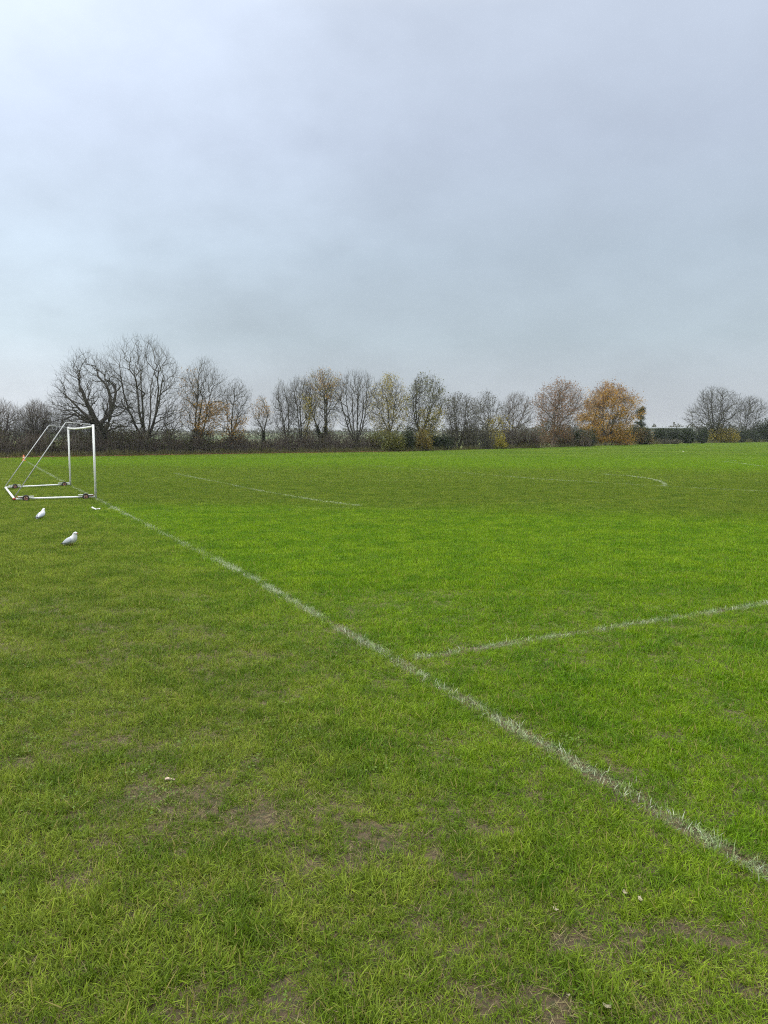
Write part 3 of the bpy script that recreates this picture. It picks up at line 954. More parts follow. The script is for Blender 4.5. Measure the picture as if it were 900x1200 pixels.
tree('bare_tree', 600, 458, 583, 624, 3, 17, 'small round bare brown tree just left of the rust-leaved birch', DOME, 0.2, 3, 0.95, m_bark_b, m_twig_b, R=0.2)
tree('birch_tree', 648, 444, 625, 688, 3, 18, 'pale-trunked birch with thin rusty red leaves', TALL, 0.28, 3, 1.0, m_bark_r, m_twig_b, leaf=[(L_RUST, 9500, 0.125, None)], R=0.30, group='leafy autumn trees')
tree('beech_tree', 709, 447, 679, 745, 3, 19, 'full golden orange tree, the brightest crown of the row', ROUND, 0.16, 4, 1.1, m_bark, m_twig_b, leaf=[(L_RUST, 2600, 0.125, high), (L_GOLD, 14000, 0.135, None), (L_GOLD, 5200, 0.135, low)], R=0.34, group='leafy autumn trees')
tree('bare_tree', 838, 452, 809, 863, 6, 22, 'broad dome-shaped bare tree above the yellow bush at the right', DOME, 0.18, 6, 1.5, m_bark_d, m_twig_d, R=0.4)
tree('bare_tree', 873, 463, 860, 893, 10, 23, 'thin upright bare tree beside the dark evergreen at the right edge', VASE, 0.2, 4, 0.9, m_bark_d, m_twig_d, R=0.25)

# conifer: whorled boughs of dark needles
def conifer(px, pyt, back, seed, label):
    Y = edgeY(px) + back; b = at(px, Y); H = ztop(pyt, Y)
    g = np.random.default_rng(seed)
    root = empty('pine_tree', b)
    z = np.linspace(0, H, 9)
    P = np.stack([0.05 * np.sin(z), 0.05 * np.cos(z), z], 1)[None]
    v, q = tubes(P, np.linspace(0.22, 0.03, 9)[None], 8)
    tg = Geo(); tg.add(v, q)
    nb = 70
    zb = g.uniform(0.3, 0.97, nb) * H; az = g.uniform(0, 6.28, nb)
    Lb = (1.55 * (1 - zb / H) ** 0.6 + 0.35) * g.uniform(0.7, 1.25, nb)
    dirs = np.stack([np.cos(az), np.sin(az), g.uniform(0.1, 0.5, nb)], 1)
    st = np.stack([0 * zb, 0 * zb, zb], 1)
    tt = np.linspace(0, 1, 4)[None, :, None]
    Pb = st[:, None] + dirs[:, None] * Lb[:, None, None] * tt
    v, q = tubes(Pb, np.linspace(0.05, 0.012, 4)[None].repeat(nb, 0), 4)
    tg.add(v, q)
    link('trunk', tg.mesh('trunk', m_bark_d, True), root)
    n = 5200
    i = g.integers(0, nb, n); t_ = g.uniform(0.25, 1.05, n)[:, None]
    pts = st[i] + dirs[i] * Lb[i][:, None] * t_ + g.normal(0, 0.17, (n, 3))
    v, q, r_ = leaves(pts, 0.26, g, 0.3); cg_ = Geo(); cg_.add(v, q, None, r_)
    link('crown', cg_.mesh('crown', L_IVY), root)
    tag(root, label, 'tree', 'evergreens')
conifer(750, 477, 4, 41, 'small dark conifer standing right of the golden tree')

# evergreen at the right edge
def leafy_mass(g, boxes, n, lump=0.5):
    """points in lumpy ellipsoids (cx,cy,cz,rx,ry,rz)"""
    B = np.array(boxes, float)
    vol = B[:, 3] * B[:, 4] * B[:, 5]; vol /= vol.sum()
    i = g.choice(len(B), n, p=vol)
    u = g.normal(size=(n, 3)); u /= np.linalg.norm(u, axis=1, keepdims=True)
    rr_ = g.uniform(0, 1, n) ** 0.45
    f = 1 + lump * (fbm(u[:, 0] * 2.2 + i * 3.1, u[:, 1] * 2.2 + u[:, 2] * 1.7, 61, 3) - 0.5) * 2
    p_ = B[i, :3] + u * B[i, 3:] * (rr_ * f)[:, None]
    return p_[p_[:, 2] > 0.03]

def bush(name, px0, px1, pyt, back, seed, label, mat, n, size, depth=1.0, stems=True, lump=0.45, nbox=None, cat='bush', group='bushes at the foot of the trees', twig=None, tw=0):
    px = (px0 + px1) / 2
    Y = edgeY(px) + back; b = at(px, Y); H = ztop(pyt, Y)
    W = (px1 - px0) / FPX * Y
    g = np.random.default_rng(seed)
    nb = nbox or max(3, int(round(W / max(0.9, H * 0.45))))
    boxes = []
    for i in range(nb):
        cx = (-0.5 + (i + 0.5) / nb) * W * 0.86 + g.normal(0, 0.05 * W)
        h = H * g.uniform(0.92, 1.04) if cat == 'hedge' else H * g.uniform(0.74, 1.02) * (1 - 0.35 * abs(2 * (i + 0.5) / nb - 1) ** 2.5)
        boxes.append((cx, g.normal(0, 0.3 * depth), h * 0.50, W / nb * (g.uniform(0.95, 1.2) if cat == 'hedge' else g.uniform(0.75, 1.05)), depth, h * 0.52))
        if g.uniform() < 0.85:
            boxes.append((cx + g.normal(0, 0.2), g.normal(0, 0.2 * depth), h * 0.28, W / nb * 0.9, depth * 1.1, h * 0.3))
    root = empty(name, b)
    pts = leafy_mass(g, boxes, n, lump)
    gg = Geo(); v, q, r_ = leaves(pts, size, g, 0.6); gg.add(v, q, None, r_)
    link('foliage', gg.mesh('foliage', mat), root)
    ns = int(tw or 40)
    B = np.array(boxes); i = g.integers(0, len(B), ns)
    base = np.stack([B[i, 0] + g.normal(0, 0.3, ns) * B[i, 3], B[i, 1] + g.normal(0, 0.2, ns), np.zeros(ns) - 0.05], 1)
    tip = base + np.stack([g.normal(0, 0.35, ns) * B[i, 3], g.normal(0, 0.25, ns) * depth, B[i, 5] * 2 * g.uniform(0.6, 1.12, ns)], 1)
    tt = np.linspace(0, 1, 5)[None, :, None]
    Pp = base[:, None] + (tip - base)[:, None] * tt + g.normal(0, 0.05, (ns, 5, 3)) * tt
    v, q = tubes(Pp, (np.linspace(0.03, 0.008, 5)[None] * g.uniform(0.6, 1.3, (ns, 1))), 4)
    sg = Geo(); sg.add(v, q)
    link('stem', sg.mesh('stem', twig or m_twig_d), root)
    tag(root, label, cat, group)
    return root

bush('evergreen_bush', 884, 912, 482, 2, 51, 'dark evergreen at the right edge of the picture', L_DARK, 9000, 0.34, 2.6, cat='tree', group='evergreens', tw=60)
bush('olive_bush', 429, 478, 498, 1.0, 52, 'wide olive green bush below the yellow-leaved tree', L_OLIVE, 9000, 0.14, 1.1)
bush('holly_bush', 468, 487, 501, 1.2, 53, 'narrow dark holly between the olive bush and the browning bush', L_DARK, 4500, 0.14, 0.9)
bush('yellowing_bush', 483, 505, 500, 0.9, 54, 'bush turning yellow and brown, right beside the dark holly', leaf_mat('leaves_turning', [(0.10, 0.07, 0.02), (0.20, 0.15, 0.03), (0.28, 0.21, 0.05), (0.10, 0.10, 0.03)]), 3600, 0.15, 0.9)
bush('dark_hedge', 500, 528, 509, 1.5, 55, 'short clipped dark green hedge right of the browning bush', L_DARK, 6500, 0.15, 0.9, cat='hedge', group='hedges behind the field', lump=0.25)
bush('scrub_hedge', 522, 578, 494, 3, 56, 'tangled grey-brown scrub hedge under the many-stemmed grey tree', L_SCRUB, 7000, 0.15, 1.2, cat='hedge', group='hedges behind the field', tw=420, twig=m_twig)
bush('yellow_bush', 572, 593, 503, 0.8, 57, 'small bright yellow bush below the airy grey tree', leaf_mat('leaves_bright', [(0.20, 0.17, 0.025), (0.33, 0.28, 0.035), (0.44, 0.36, 0.05), (0.15, 0.16, 0.03)]), 2600, 0.17, 0.9)
bush('brown_thicket', 586, 634, 497, 4, 58, 'brown leafless thicket behind the small round bare tree', L_BROWN, 5000, 0.14, 1.3, cat='bush', tw=520, twig=m_twig_b)
bush('dark_hedge', 628, 702, 501, 6, 59, 'dark green hedge under the birch', L_DARK, 14000, 0.20, 1.4, cat='hedge', group='hedges behind the field', lump=0.3)
bush('brown_scrub', 633, 690, 497, 3.2, 60, 'brownish scrub round the foot of the birch', leaf_mat('leaves_scrub_rust', [(0.06, 0.045, 0.025), (0.12, 0.08, 0.04), (0.16, 0.11, 0.05), (0.07, 0.07, 0.03)]), 4200, 0.17, 1.2, tw=260, twig=m_twig_b)
bush('golden_bush', 684, 740, 494, 2.0, 70, 'golden leafy undergrowth reaching the ground below the golden orange tree', L_GOLD, 5200, 0.19, 1.6)
bush('dark_hedge', 690, 768, 501, 9, 71, 'dark hedge behind the golden tree and the conifer', L_DARK, 14000, 0.24, 1.5, cat='hedge', group='hedges behind the field', lump=0.25)
bush('rusty_bush', 733, 762, 496, 1.5, 61, 'rounded rusty brown bush in front of the conifer', leaf_mat('leaves_rusty_bush', [(0.07, 0.055, 0.02), (0.14, 0.09, 0.028), (0.20, 0.125, 0.035), (0.08, 0.085, 0.025)]), 6500, 0.22, 1.8)
bush('dark_hedge', 750, 832, 501.2, 5, 62, 'long low dark hedge in front of the pale roof', L_DARK, 22000, 0.26, 1.4, cat='hedge', group='hedges behind the field', lump=0.16, nbox=12)
bush('dark_hedge', 812, 874, 500, 9, 72, 'dark hedge behind the mottled yellow bush', L_DARK, 9000, 0.28, 1.5, cat='hedge', group='hedges behind the field', lump=0.2)
bush('grey_scrub', 752, 800, 513, 0.5, 63, 'low grey-green scrub along the foot of the long dark hedge', L_SCRUB, 5000, 0.2, 1.0, tw=200)
bush('yellow_bush', 824, 868, 497, 1.5, 64, 'mottled yellow bush under the dome-shaped bare tree', leaf_mat('leaves_mottled', [(0.10, 0.10, 0.02), (0.28, 0.23, 0.035), (0.42, 0.33, 0.05), (0.36, 0.30, 0.07)]), 6500, 0.27, 2.0)
bush('dark_hedge', 862, 890, 504, 4, 65, 'dark hedge between the mottled yellow bush and the evergreen', L_DARK, 6500, 0.28, 1.6, cat='hedge', group='hedges behind the field')
bush('ivy_clump', 828, 852, 484, 5, 66, 'dark ivy clump in the lower crown of the dome-shaped bare tree', L_IVY, 2600, 0.32, 1.6, cat='ivy', nbox=2)

# bramble hedge along the left half: many thin stems and brown leaves
def strip_points(g, n, px0, px1, back0, back1):
    px = g.uniform(px0, px1, n)
    Y = np.interp(px, [e[0] for e in EDGE], [e[1] for e in EDGE]) + g.uniform(back0, back1, n)
    zc = Y * math.cos(PITCH) + CAM_H * math.sin(PITCH)
    return np.stack([(px - 450) / FPX * zc, Y, np.zeros(n)], 1), px

def stems(g, base, h, lean, r, mat_geo, segs=4):
    n = len(base)
    az = g.uniform(0, 6.28, n); ln = np.abs(g.normal(0, lean, n))
    tip = base + np.stack([np.cos(az) * ln * h, np.sin(az) * ln * h * 0.6, h], 1)
    mid = (base + tip) / 2 + np.stack([np.zeros(n), np.zeros(n), h * 0.18], 1) + g.normal(0, 0.08, (n, 3)) * h[:, None]
    tt = np.linspace(0, 1, segs)[None, :, None]
    P = (1 - tt) ** 2 * base[:, None] + 2 * tt * (1 - tt) * mid[:, None] + tt ** 2 * tip[:, None]
    v, q = tubes(P, np.linspace(1, 0.4, segs)[None] * np.full((n, 1), 1.0) * np.asarray(r).reshape(-1, 1), 3)
    mat_geo.add(v, q)
    return P

g = np.random.default_rng(300)
root = empty('bramble_hedge', at(200, edgeY(200) + 1.6))
inv = Vector(root.location)
sg, lg, rg_ = Geo(), Geo(), Geo()
base, px = strip_points(g, 9000, -60, 446, 0.6, 3.2)
hp = 0.5 + 2.1 * fbm(px / 11.0, px * 0 + 3, 21, 3) ** 1.5
hp = hp * np.interp(px, [-60, 60, 150, 250, 330, 400, 446], [1.1, 1.05, 1.15, 1.1, 1.15, 1.3, 1.2])
h_ = hp * g.uniform(0.55, 1.25, len(px))
base = base - np.array(inv)
P = stems(g, base, h_, 0.35, g.uniform(0.008, 0.018, len(px)), sg)
link('stem', sg.mesh('stem', m_twig_b), root)
k = g.integers(0, len(P), 30000); kk = g.integers(1, 4, 30000)
pts = P[k, kk] + g.normal(0, 0.12, (30000, 3)); pts = pts[(pts[:, 2] > 0.02)]
v, q, r_ = leaves(pts, 0.12, g, 0.6); lg.add(v, q, None, r_)
gq = Geo()
sel = pts[np.abs(fbm((pts[:, 0]) / 1.6, pts[:, 0] * 0, 88, 3) - 0.5) > 0.13][:9000]
v, q, r_ = leaves(sel + g.normal(0, 0.08, sel.shape), 0.13, g, 0.7); gq.add(v, q, None, r_)
link('ivy', gq.mesh('ivy', leaf_mat('leaves_hedge_green', [(0.03, 0.04, 0.014), (0.06, 0.07, 0.02), (0.10, 0.10, 0.03)])), root)
link('foliage', lg.mesh('foliage', leaf_mat('leaves_bramble', [(0.022, 0.017, 0.012), (0.045, 0.030, 0.020), (0.085, 0.050, 0.032), (0.040, 0.045, 0.020)])), root)
tag(root, 'long low reddish-brown bramble hedge along the left half of the field edge', 'hedge', 'hedges behind the field')

# grey twiggy undergrowth that fills the gaps between the trunks
g = np.random.default_rng(301)
sg = Geo()
base, px = strip_points(g, 4400, -60, 445, 3.5, 9.0)
h_ = (0.6 + 3.4 * fbm(px / 13.0, px * 0 + 9, 23, 3) ** 1.3) * g.uniform(0.5, 1.2, len(px)) * np.interp(px, [-60, 90, 130, 170, 300, 445], [1.25, 1.2, 0.8, 0.85, 1.0, 0.75])
P = stems(g, base, h_, 0.22, g.uniform(0.007, 0.016, len(px)), sg, 5)
k = g.integers(0, len(P), 14000); kk = g.integers(2, 5, 14000)
b2 = P[k, kk]
stems(g, b2, g.uniform(0.3, 0.9, 14000), 0.7, g.uniform(0.005, 0.009, 14000), sg, 3)
tag(link('undergrowth', sg.mesh('undergrowth', m_twig)), 'grey leafless undergrowth in the gaps between the tree trunks', 'undergrowth', kind='stuff')

# long dry grass and fallen leaves along the edge of the mown field
g = np.random.default_rng(302)
gg = Geo()
base, px = strip_points(g, 16000, -80, 1000, -0.5, 0.9)
sc_far = np.interp(base[:, 1], [60, 240], [1, 2.2])
h_ = g.uniform(0.08, 0.55, len(px)) * sc_far * (0.5 + fbm(px / 9.0, px * 0, 8, 3))
stems(g, base, h_, 0.5, g.uniform(0.006, 0.012, len(px)) * sc_far, gg, 3)
gg.r = [g.uniform(0, 1, len(v)) for v in gg.v]
tag(link('rough_grass', gg.mesh('rough_grass', leaf_mat('rough_grass', [(0.10, 0.13, 0.03), (0.17, 0.16, 0.06), (0.24, 0.20, 0.10)]))), 'rough uncut dry grass along the foot of the hedges', 'grass', kind='stuff')
gg = Geo()
base, px = strip_points(g, 5200, -60, 480, -1.2, 0.8)
base[:, 2] = g.uniform(0.03, 0.09, len(base))
v, q, r_ = leaves(base, 0.11, g, 0.7, 0.7); gg.add(v, q, None, r_)
tag(link('fallen_leaves', gg.mesh('fallen_leaves', leaf_mat('leaves_fallen', [(0.10, 0.05, 0.03), (0.20, 0.10, 0.05), (0.28, 0.16, 0.06)]))), 'brown fallen leaves scattered along the field edge', 'leaves', kind='stuff')

# far woods and hedgerows, one mass
g = np.random.default_rng(303)
gg = Geo()
def far_belt(px0, px1, Y0, Y1, h0, h1, n, size, seed):
    px = g.uniform(px0, px1, n)
    Y = g.uniform(Y0, Y1, n)
    x = (px - 450) / FPX * Y
    hh = (h0 + (h1 - h0) * fbm(px / 14.0, Y / 300, seed, 4)) * (0.55 + 0.9 * fbm(px / 5.0, Y / 200, seed + 9, 2))
    zz_ = hh * g.uniform(0, 1, n) ** 0.7 + ground_z(x, Y)
    v, q, r_ = leaves(np.stack([x, Y, zz_], 1), size, g, 0.5); gg.add(v, q, None, r_)
far_belt(600, 980, 330, 390, 3, 11, 15000, 0.75, 1)
far_belt(-120, 330, 560, 600, 2, 8, 9000, 0.9, 2)
far_belt(-150, 620, 900, 980, 2, 10, 14000, 1.4, 3)
far_belt(330, 640, 420, 450, 2, 9, 9000, 0.8, 4)
far_belt(-150, 900, 1500, 1560, 1, 5, 16000, 2.2, 5)
tag(link('distant_woodland', gg.mesh('distant_woodland', leaf_mat('leaves_far', [(0.05, 0.05, 0.035), (0.08, 0.075, 0.05), (0.10, 0.10, 0.055)], 0.2))), 'hazy grey woods and hedgerows on the low hills behind the trees', 'woodland', kind='stuff')

# ------------------------------------------------------------------ long pale roof behind the right hedge
def box_bm(bm, x0, x1, y0, y1, z0, z1):
    vs = [bm.verts.new(c) for c in [(x0, y0, z0), (x1, y0, z0), (x1, y1, z0), (x0, y1, z0), (x0, y0, z1), (x1, y0, z1), (x1, y1, z1), (x0, y1, z1)]]
    for f in [(3, 2, 1, 0), (4, 5, 6, 7), (0, 1, 5, 4), (1, 2, 6, 5), (2, 3, 7, 6), (3, 0, 4, 7)]:
        bm.faces.new([vs[i] for i in f])
def bm_obj(name, bm, mat, parent=None, loc=None, smooth=False, bevel=0.0):
    if bevel:
        bmesh.ops.bevel(bm, geom=bm.edges[:], offset=bevel, segments=2, affect='EDGES')
    bmesh.ops.recalc_face_normals(bm, faces=bm.faces[:])
    me = bpy.data.meshes.new(name); bm.to_mesh(me); bm.free()
    for m in (mat if isinstance(mat, list) else [mat]):
        me.materials.append(m)
    if smooth:
        me.polygons.foreach_set('use_smooth', np.ones(len(me.polygons), bool))
    return link(name, me, parent, loc)

m_roof = simple_mat('pale_roof_sheet', (0.22, 0.235, 0.24), 0.5, 0.08, 0.4)
m_shed = simple_mat('shed_wall', (0.20, 0.21, 0.20), 0.8, 0.15, 0.5)
YB = 232.0
xa, xb = at(762, YB)[0], at(811, YB)[0]
zt = ztop(500.5, YB); ze = ztop(501.4, YB)
root = empty('long_shed', ((xa + xb) / 2, YB, 0))
L2 = (xb - xa) / 2
bm = bmesh.new(); box_bm(bm, -L2, L2, 0, 9, -0.2, ze - 0.02)
bm_obj('wall', bm, m_shed, root)
bm = bmesh.new()
v = [bm.verts.new(c) for c in [(-L2 - .4, -.4, ze), (L2 + .4, -.4, ze), (L2 + .4, 4.5, zt), (-L2 - .4, 4.5, zt), (L2 + .4, 9.4, ze), (-L2 - .4, 9.4, ze),
                               (-L2 - .4, -.4, ze - .25), (L2 + .4, -.4, ze - .25), (L2 + .4, 9.4, ze - .25), (-L2 - .4, 9.4, ze - .25)]]
for f in [(0, 1, 2, 3), (3, 2, 4, 5), (6, 7, 1, 0), (7, 8, 4, 2, 1), (8, 9, 5, 4), (9, 6, 0, 3, 5), (9, 8, 7, 6)]:
    bm.faces.new([v[i] for i in f])
bm_obj('roof', bm, m_roof, root)
tag(root, 'long low building whose pale roof edge shows over the dark hedge', 'building')
# ------------------------------------------------------------------ goal
m_white = simple_mat('goal_white_paint', (0.74, 0.75, 0.73), 0.35, 0.06, 3.0)
m_alu = simple_mat('goal_grey_tube', (0.42, 0.43, 0.43), 0.45, 0.12, 4.0, 0, 0.2)
m_tyre = simple_mat('wheel_tyre', (0.025, 0.025, 0.025), 0.8, 0.2, 20.0)
m_red = simple_mat('red_paint', (0.42, 0.07, 0.04), 0.5, 0.2, 9.0)
m_rim = simple_mat('wheel_rim', (0.50, 0.22, 0.18), 0.5, 0.15, 9.0)

goal = empty('football_goal', GP1)
O = GP1.copy()
HG = ztop(497.4, GP1[1])
def V3(a_): return np.asarray(a_, float)
def tube_path(pts, r, k=14):
    """round tube with closed ends along a polyline"""
    pts = np.array(pts, float)
    gg = Geo()
    v, q = tubes(pts[None], np.full((1, len(pts)), r), k)
    gg.add(v, q)
    n = len(pts)
    gg.t = []
    c = np.array([pts[0], pts[-1]])
    gg.add(c)
    c0, c1 = n * k, n * k + 1
    a_ = np.arange(k)
    t0 = np.stack([np.full(k, c0), (a_ + 1) % k, a_], 1)
    t1 = np.stack([np.full(k, c1), (n - 1) * k + a_, (n - 1) * k + (a_ + 1) % k], 1)
    gg.t = [np.concatenate([t0, t1])]
    return gg
def tube_obj(name, pts, r, mat, parent=goal, k=14):
    return link(name, tube_path(pts, r, k).mesh(name, mat, True), parent)
up = np.array([0, 0, 1.0])
A = np.zeros(3); B_ = GP2 - GP1
rn = bp(16.9, 584.4, 0.08) - O; rf = bp(6.3, 571.0, 0.08) - O
rn[2] = rf[2] = 0.0
dn = rn / np.linalg.norm(rn); df = (rf - B_) / np.linalg.norm(rf - B_)
gd = B_ / np.linalg.norm(B_)
RP = 0.031
tube_obj('post', [A + up * 0.0, A + up * (HG * 0.5), A + up * HG], RP, m_white)
tube_obj('post', [B_, B_ + up * (HG * 0.5), B_ + up * HG], RP, m_white)
sag = [A + gd * (RP * 0.98) + up * (HG - 0.055)]
LB = np.linalg.norm(B_)
for k_ in range(1, 8):
    sag.append(A + gd * (LB * k_ / 8) + up * (HG - 0.055 - 0.03 * math.sin(math.pi * k_ / 8)))
sag.append(B_ - gd * (RP * 0.98) + up * (HG - 0.055))
tube_obj('crossbar', sag, 0.030, m_white)
# top arms and sloping struts
zn = HG - 0.02
an = at(81.7, GP1[1] + 0.05) - O; an = dn * 0.72 + up * (HG + 0.05)
af = B_ + df * 0.72 + up * (HG + 0.03)
tube_obj('top_arm', [A + dn * RP + up * zn, A + dn * 0.36 + up * (HG + 0.03), an], 0.011, m_alu)
tube_obj('top_arm', [B_ + df * RP + up * zn, B_ + df * 0.36 + up * (HG + 0.015), af], 0.011, m_alu)
tube_obj('back_strut', [an, (an + rn + up * 0.12) / 2, rn + up * 0.12], 0.014, m_alu)
tube_obj('back_strut', [af, (af + rf + up * 0.12) / 2, rf + up * 0.12], 0.014, m_alu)
# base frame
ZB = 0.075
tube_obj('side_bar', [A + dn * RP + up * ZB, A + dn * 1.0 + up * ZB, rn + up * ZB], 0.027, m_white)
tube_obj('side_bar', [B_ + df * RP + up * ZB, B_ + df * 1.0 + up * ZB, rf + up * ZB], 0.027, m_white)
rb = (rf - rn) / np.linalg.norm(rf - rn)
tube_obj('rear_bar', [rn + rb * 0.05 + up * ZB, (rn + rf) / 2 + up * ZB, rf - rb * 0.05 + up * ZB], 0.031, m_white)
tube_obj('corner_sleeve', [rn - dn * 0.03 + up * ZB, rn + dn * 0.04 + up * ZB], 0.034, m_red)
def wheel(center, axle, toward, red):
    """spoked wheel held on a bracket clamped to the base bar"""
    ax = axle / np.linalg.norm(axle)
    wroot = empty('wheel', (0, 0, 0)); wroot.parent = goal
    t_ = np.array([-ax[1], ax[0], 0])
    n, m = 28, 10
    R0, r0 = 0.070, 0.020
    gg = Geo()
    a1 = np.arange(n) * 2 * math.pi / n; a2 = np.arange(m) * 2 * math.pi / m
    rr_ = R0 + r0 * np.cos(a2)[None]
    P = center + (np.cos(a1)[:, None, None] * t_ + np.sin(a1)[:, None, None] * up) * rr_[..., None] + ax * (0.034 * np.sin(a2))[None, :, None]
    idx = np.arange(n * m).reshape(n, m)
    q = np.stack([idx, np.roll(idx, -1, 0), np.roll(np.roll(idx, -1, 0), -1, 1), np.roll(idx, -1, 1)], -1).reshape(-1, 4)
    gg.add(P.reshape(-1, 3), q)
    link('tyre', gg.mesh('tyre', m_tyre, True), wroot)
    gg = Geo()
    P2 = np.array([[center - ax * 0.022, center + ax * 0.022]])
    v, q = tubes(P2, np.full((1, 2), 0.020), 12); gg.add(v, q)
    ring = [center + (math.cos(a_) * t_ + math.sin(a_) * up) * 0.050 for a_ in np.linspace(0, 2 * math.pi, 25)]
    v, q = tubes(np.array(ring)[None], np.full((1, 25), 0.010), 6); gg.add(v, q)
    sp_ = [[center, center + (math.cos(a_) * t_ + math.sin(a_) * up) * 0.050] for a_ in np.linspace(0, 2 * math.pi, 6)[:-1]]
    v, q = tubes(np.array(sp_), np.full((5, 2), 0.011), 5); gg.add(v, q)
    link('rim', gg.mesh('rim', red, True), wroot)
    bm = bmesh.new()
    box_bm(bm, -0.20, 0.20, -0.030, 0.030, 0.0, 0.022)
    o = bm_obj('wheel_bracket', bm, m_white, goal, None, False, 0.004)
    o.matrix_local = Matrix.Translation(Vector(center + toward * 0.07 + up * 0.035)) @ Matrix.Rotation(math.atan2(t_[1], t_[0]), 4, 'Z')
def side_wheels(start, d, length, outward):
    for k_, s_ in enumerate((0.27, length - 0.29)):
        c_ = start + d * s_ + outward * 0.085 + up * 0.092
        wheel(c_, outward, -outward * 0.4, m_rim if k_ else m_rim)
side_wheels(A, dn, np.linalg.norm(rn), -gd + dn * np.dot(gd, dn))
side_wheels(B_, df, np.linalg.norm(rf - B_), -gd + df * np.dot(gd, df))
tube_obj('lock_lever', [A + dn * 0.06 + up * 0.118 - gd * 0.03, A + dn * 0.22 + up * 0.116 - gd * 0.05], 0.018, m_red)
tube_obj('lock_lever', [rn - dn * 0.22 + up * 0.112 - gd * 0.03, rn - dn * 0.06 + up * 0.135 - gd * 0.03], 0.018, m_red)
tag(goal, 'portable white football goal with wheels and no net, standing on the goal line', 'goal')

# ------------------------------------------------------------------ gulls
m_gull = simple_mat('gull_white', (0.66, 0.67, 0.68), 0.7, 0.05, 30.0)
m_gull_g = simple_mat('gull_grey', (0.42, 0.45, 0.50), 0.7, 0.08, 30.0)
m_black = simple_mat('gull_black', (0.03, 0.03, 0.035), 0.6, 0.1, 30.0)
m_leg = simple_mat('gull_leg', (0.30, 0.06, 0.04), 0.6, 0.1, 30.0)
def gull(loc, heading, scale, label, pitch_up):
    root = empty('gull', (loc[0], loc[1], -0.03), heading)
    root.scale = (scale,) * 3
    # spine rings from tail tip to crown: (x, z, half width, half height)
    rings = [(-0.180, 0.058, 0.018, 0.005), (-0.15, 0.072, 0.030, 0.013), (-0.11, 0.093, 0.044, 0.030), (-0.07, 0.114, 0.058, 0.047), (-0.03, 0.134, 0.067, 0.059),
             (0.01, 0.154, 0.069, 0.065), (0.040, 0.178, 0.061, 0.061), (0.057, 0.206, 0.047, 0.050), (0.064, 0.232, 0.037, 0.041), (0.071, 0.252, 0.035, 0.036),
             (0.086, 0.265, 0.032, 0.031), (0.101, 0.267, 0.023, 0.022), (0.111, 0.265, 0.009, 0.009)]
    k = 16
    pts = np.array([(r_[0], 0, r_[1]) for r_ in rings]); tn = np.gradient(pts, axis=0); tn /= np.linalg.norm(tn, axis=1, keepdims=True)
    V_ = []
    for (x, z, wy, wz), t_ in zip(rings, tn):
        n_ = np.array([-t_[2], 0, t_[0]])
        for j in range(k):
            a_ = 2 * math.pi * j / k
            V_.append(np.array([x, 0, z]) + np.array([0, 1, 0]) * wy * math.cos(a_) + n_ * wz * math.sin(a_))
    V_ = np.array(V_); nr = len(rings)
    i = np.arange(nr * k).reshape(nr, k)
    q = np.stack([i[:-1], np.roll(i[:-1], -1, 1), np.roll(i[1:], -1, 1), i[1:]], -1).reshape(-1, 4)
    caps_v = np.array([pts[0], pts[-1]]); c0, c1 = nr * k, nr * k + 1
    a_ = np.arange(k)
    t_ = np.concatenate([np.stack([np.full(k, c0), (a_ + 1) % k, a_], 1), np.stack([np.full(k, c1), (nr - 1) * k + a_, (nr - 1) * k + (a_ + 1) % k], 1)])
    me = mesh_np('body', np.concatenate([V_, caps_v]), [q, t_], m_gull, None, True)
    o = link('body', me, root)
    md_ = o.modifiers.new('smooth', 'SUBSURF'); md_.levels = md_.render_levels = 1
    # folded wings lie along the sides, tips crossing over the tail
    for sgn in (1, -1):
        gg = Geo()
        wr = [(-0.205, 0.074, 0.008, 0.006, 0.022), (-0.16, 0.092, 0.012, 0.018, 0.026), (-0.10, 0.118, 0.016, 0.036, 0.043), (-0.04, 0.140, 0.018, 0.046, 0.056), (0.015, 0.160, 0.016, 0.046, 0.059), (0.040, 0.176, 0.008, 0.026, 0.052)]
        vv = []
        for (x, z, th, hh, yo) in wr:
            for j in range(10):
                b_ = 2 * math.pi * j / 10
                lx = hh * math.sin(b_)
                vv.append((x - 0.25 * lx, sgn * (yo * (1.0 - 0.42 * max(0, lx / hh)) + th * math.cos(b_) + 0.004), z + 0.004 + lx))
        ii = np.arange(60).reshape(6, 10)
        qq = np.stack([ii[:-1], np.roll(ii[:-1], -1, 1), np.roll(ii[1:], -1, 1), ii[1:]], -1).reshape(-1, 4)
        mi = np.zeros(len(qq), int); mi[:10] = 1
        mw = mesh_np('wing', np.array(vv), [qq, ii[0][None], ii[-1][None]], [m_gull_g, m_black], None, True, np.concatenate([mi, [1, 0]]))
        link('wing', mw, root)
        gg = Geo()
        leg = np.array([[(0.0, sgn * 0.022, 0.095), (-0.008, sgn * 0.022, 0.045), (0.004, sgn * 0.022, 0.004)]])
        v, qd = tubes(leg, np.full((1, 3), 0.0045), 6); gg.add(v, qd)
        toes = np.array([[(0.004, sgn * 0.022, 0.004), (0.035, sgn * 0.022 + dy, 0.003)] for dy in (-0.016, 0, 0.016)])
        v, qd = tubes(toes, np.full((3, 2), 0.0035), 5); gg.add(v, qd)
        link('leg', gg.mesh('leg', m_leg, True), root)
        bm = bmesh.new(); bmesh.ops.create_uvsphere(bm, u_segments=8, v_segments=6, radius=0.0045)
        bm_obj('eye', bm, m_black, root, (0.096, sgn * 0.0255, 0.272), True)
        bm = bmesh.new(); bmesh.ops.create_uvsphere(bm, u_segments=8, v_segments=6, radius=0.0085)
        bm_obj('ear_spot', bm, m_black, root, (0.079, sgn * 0.0305, 0.264), True)
    gg = Geo()
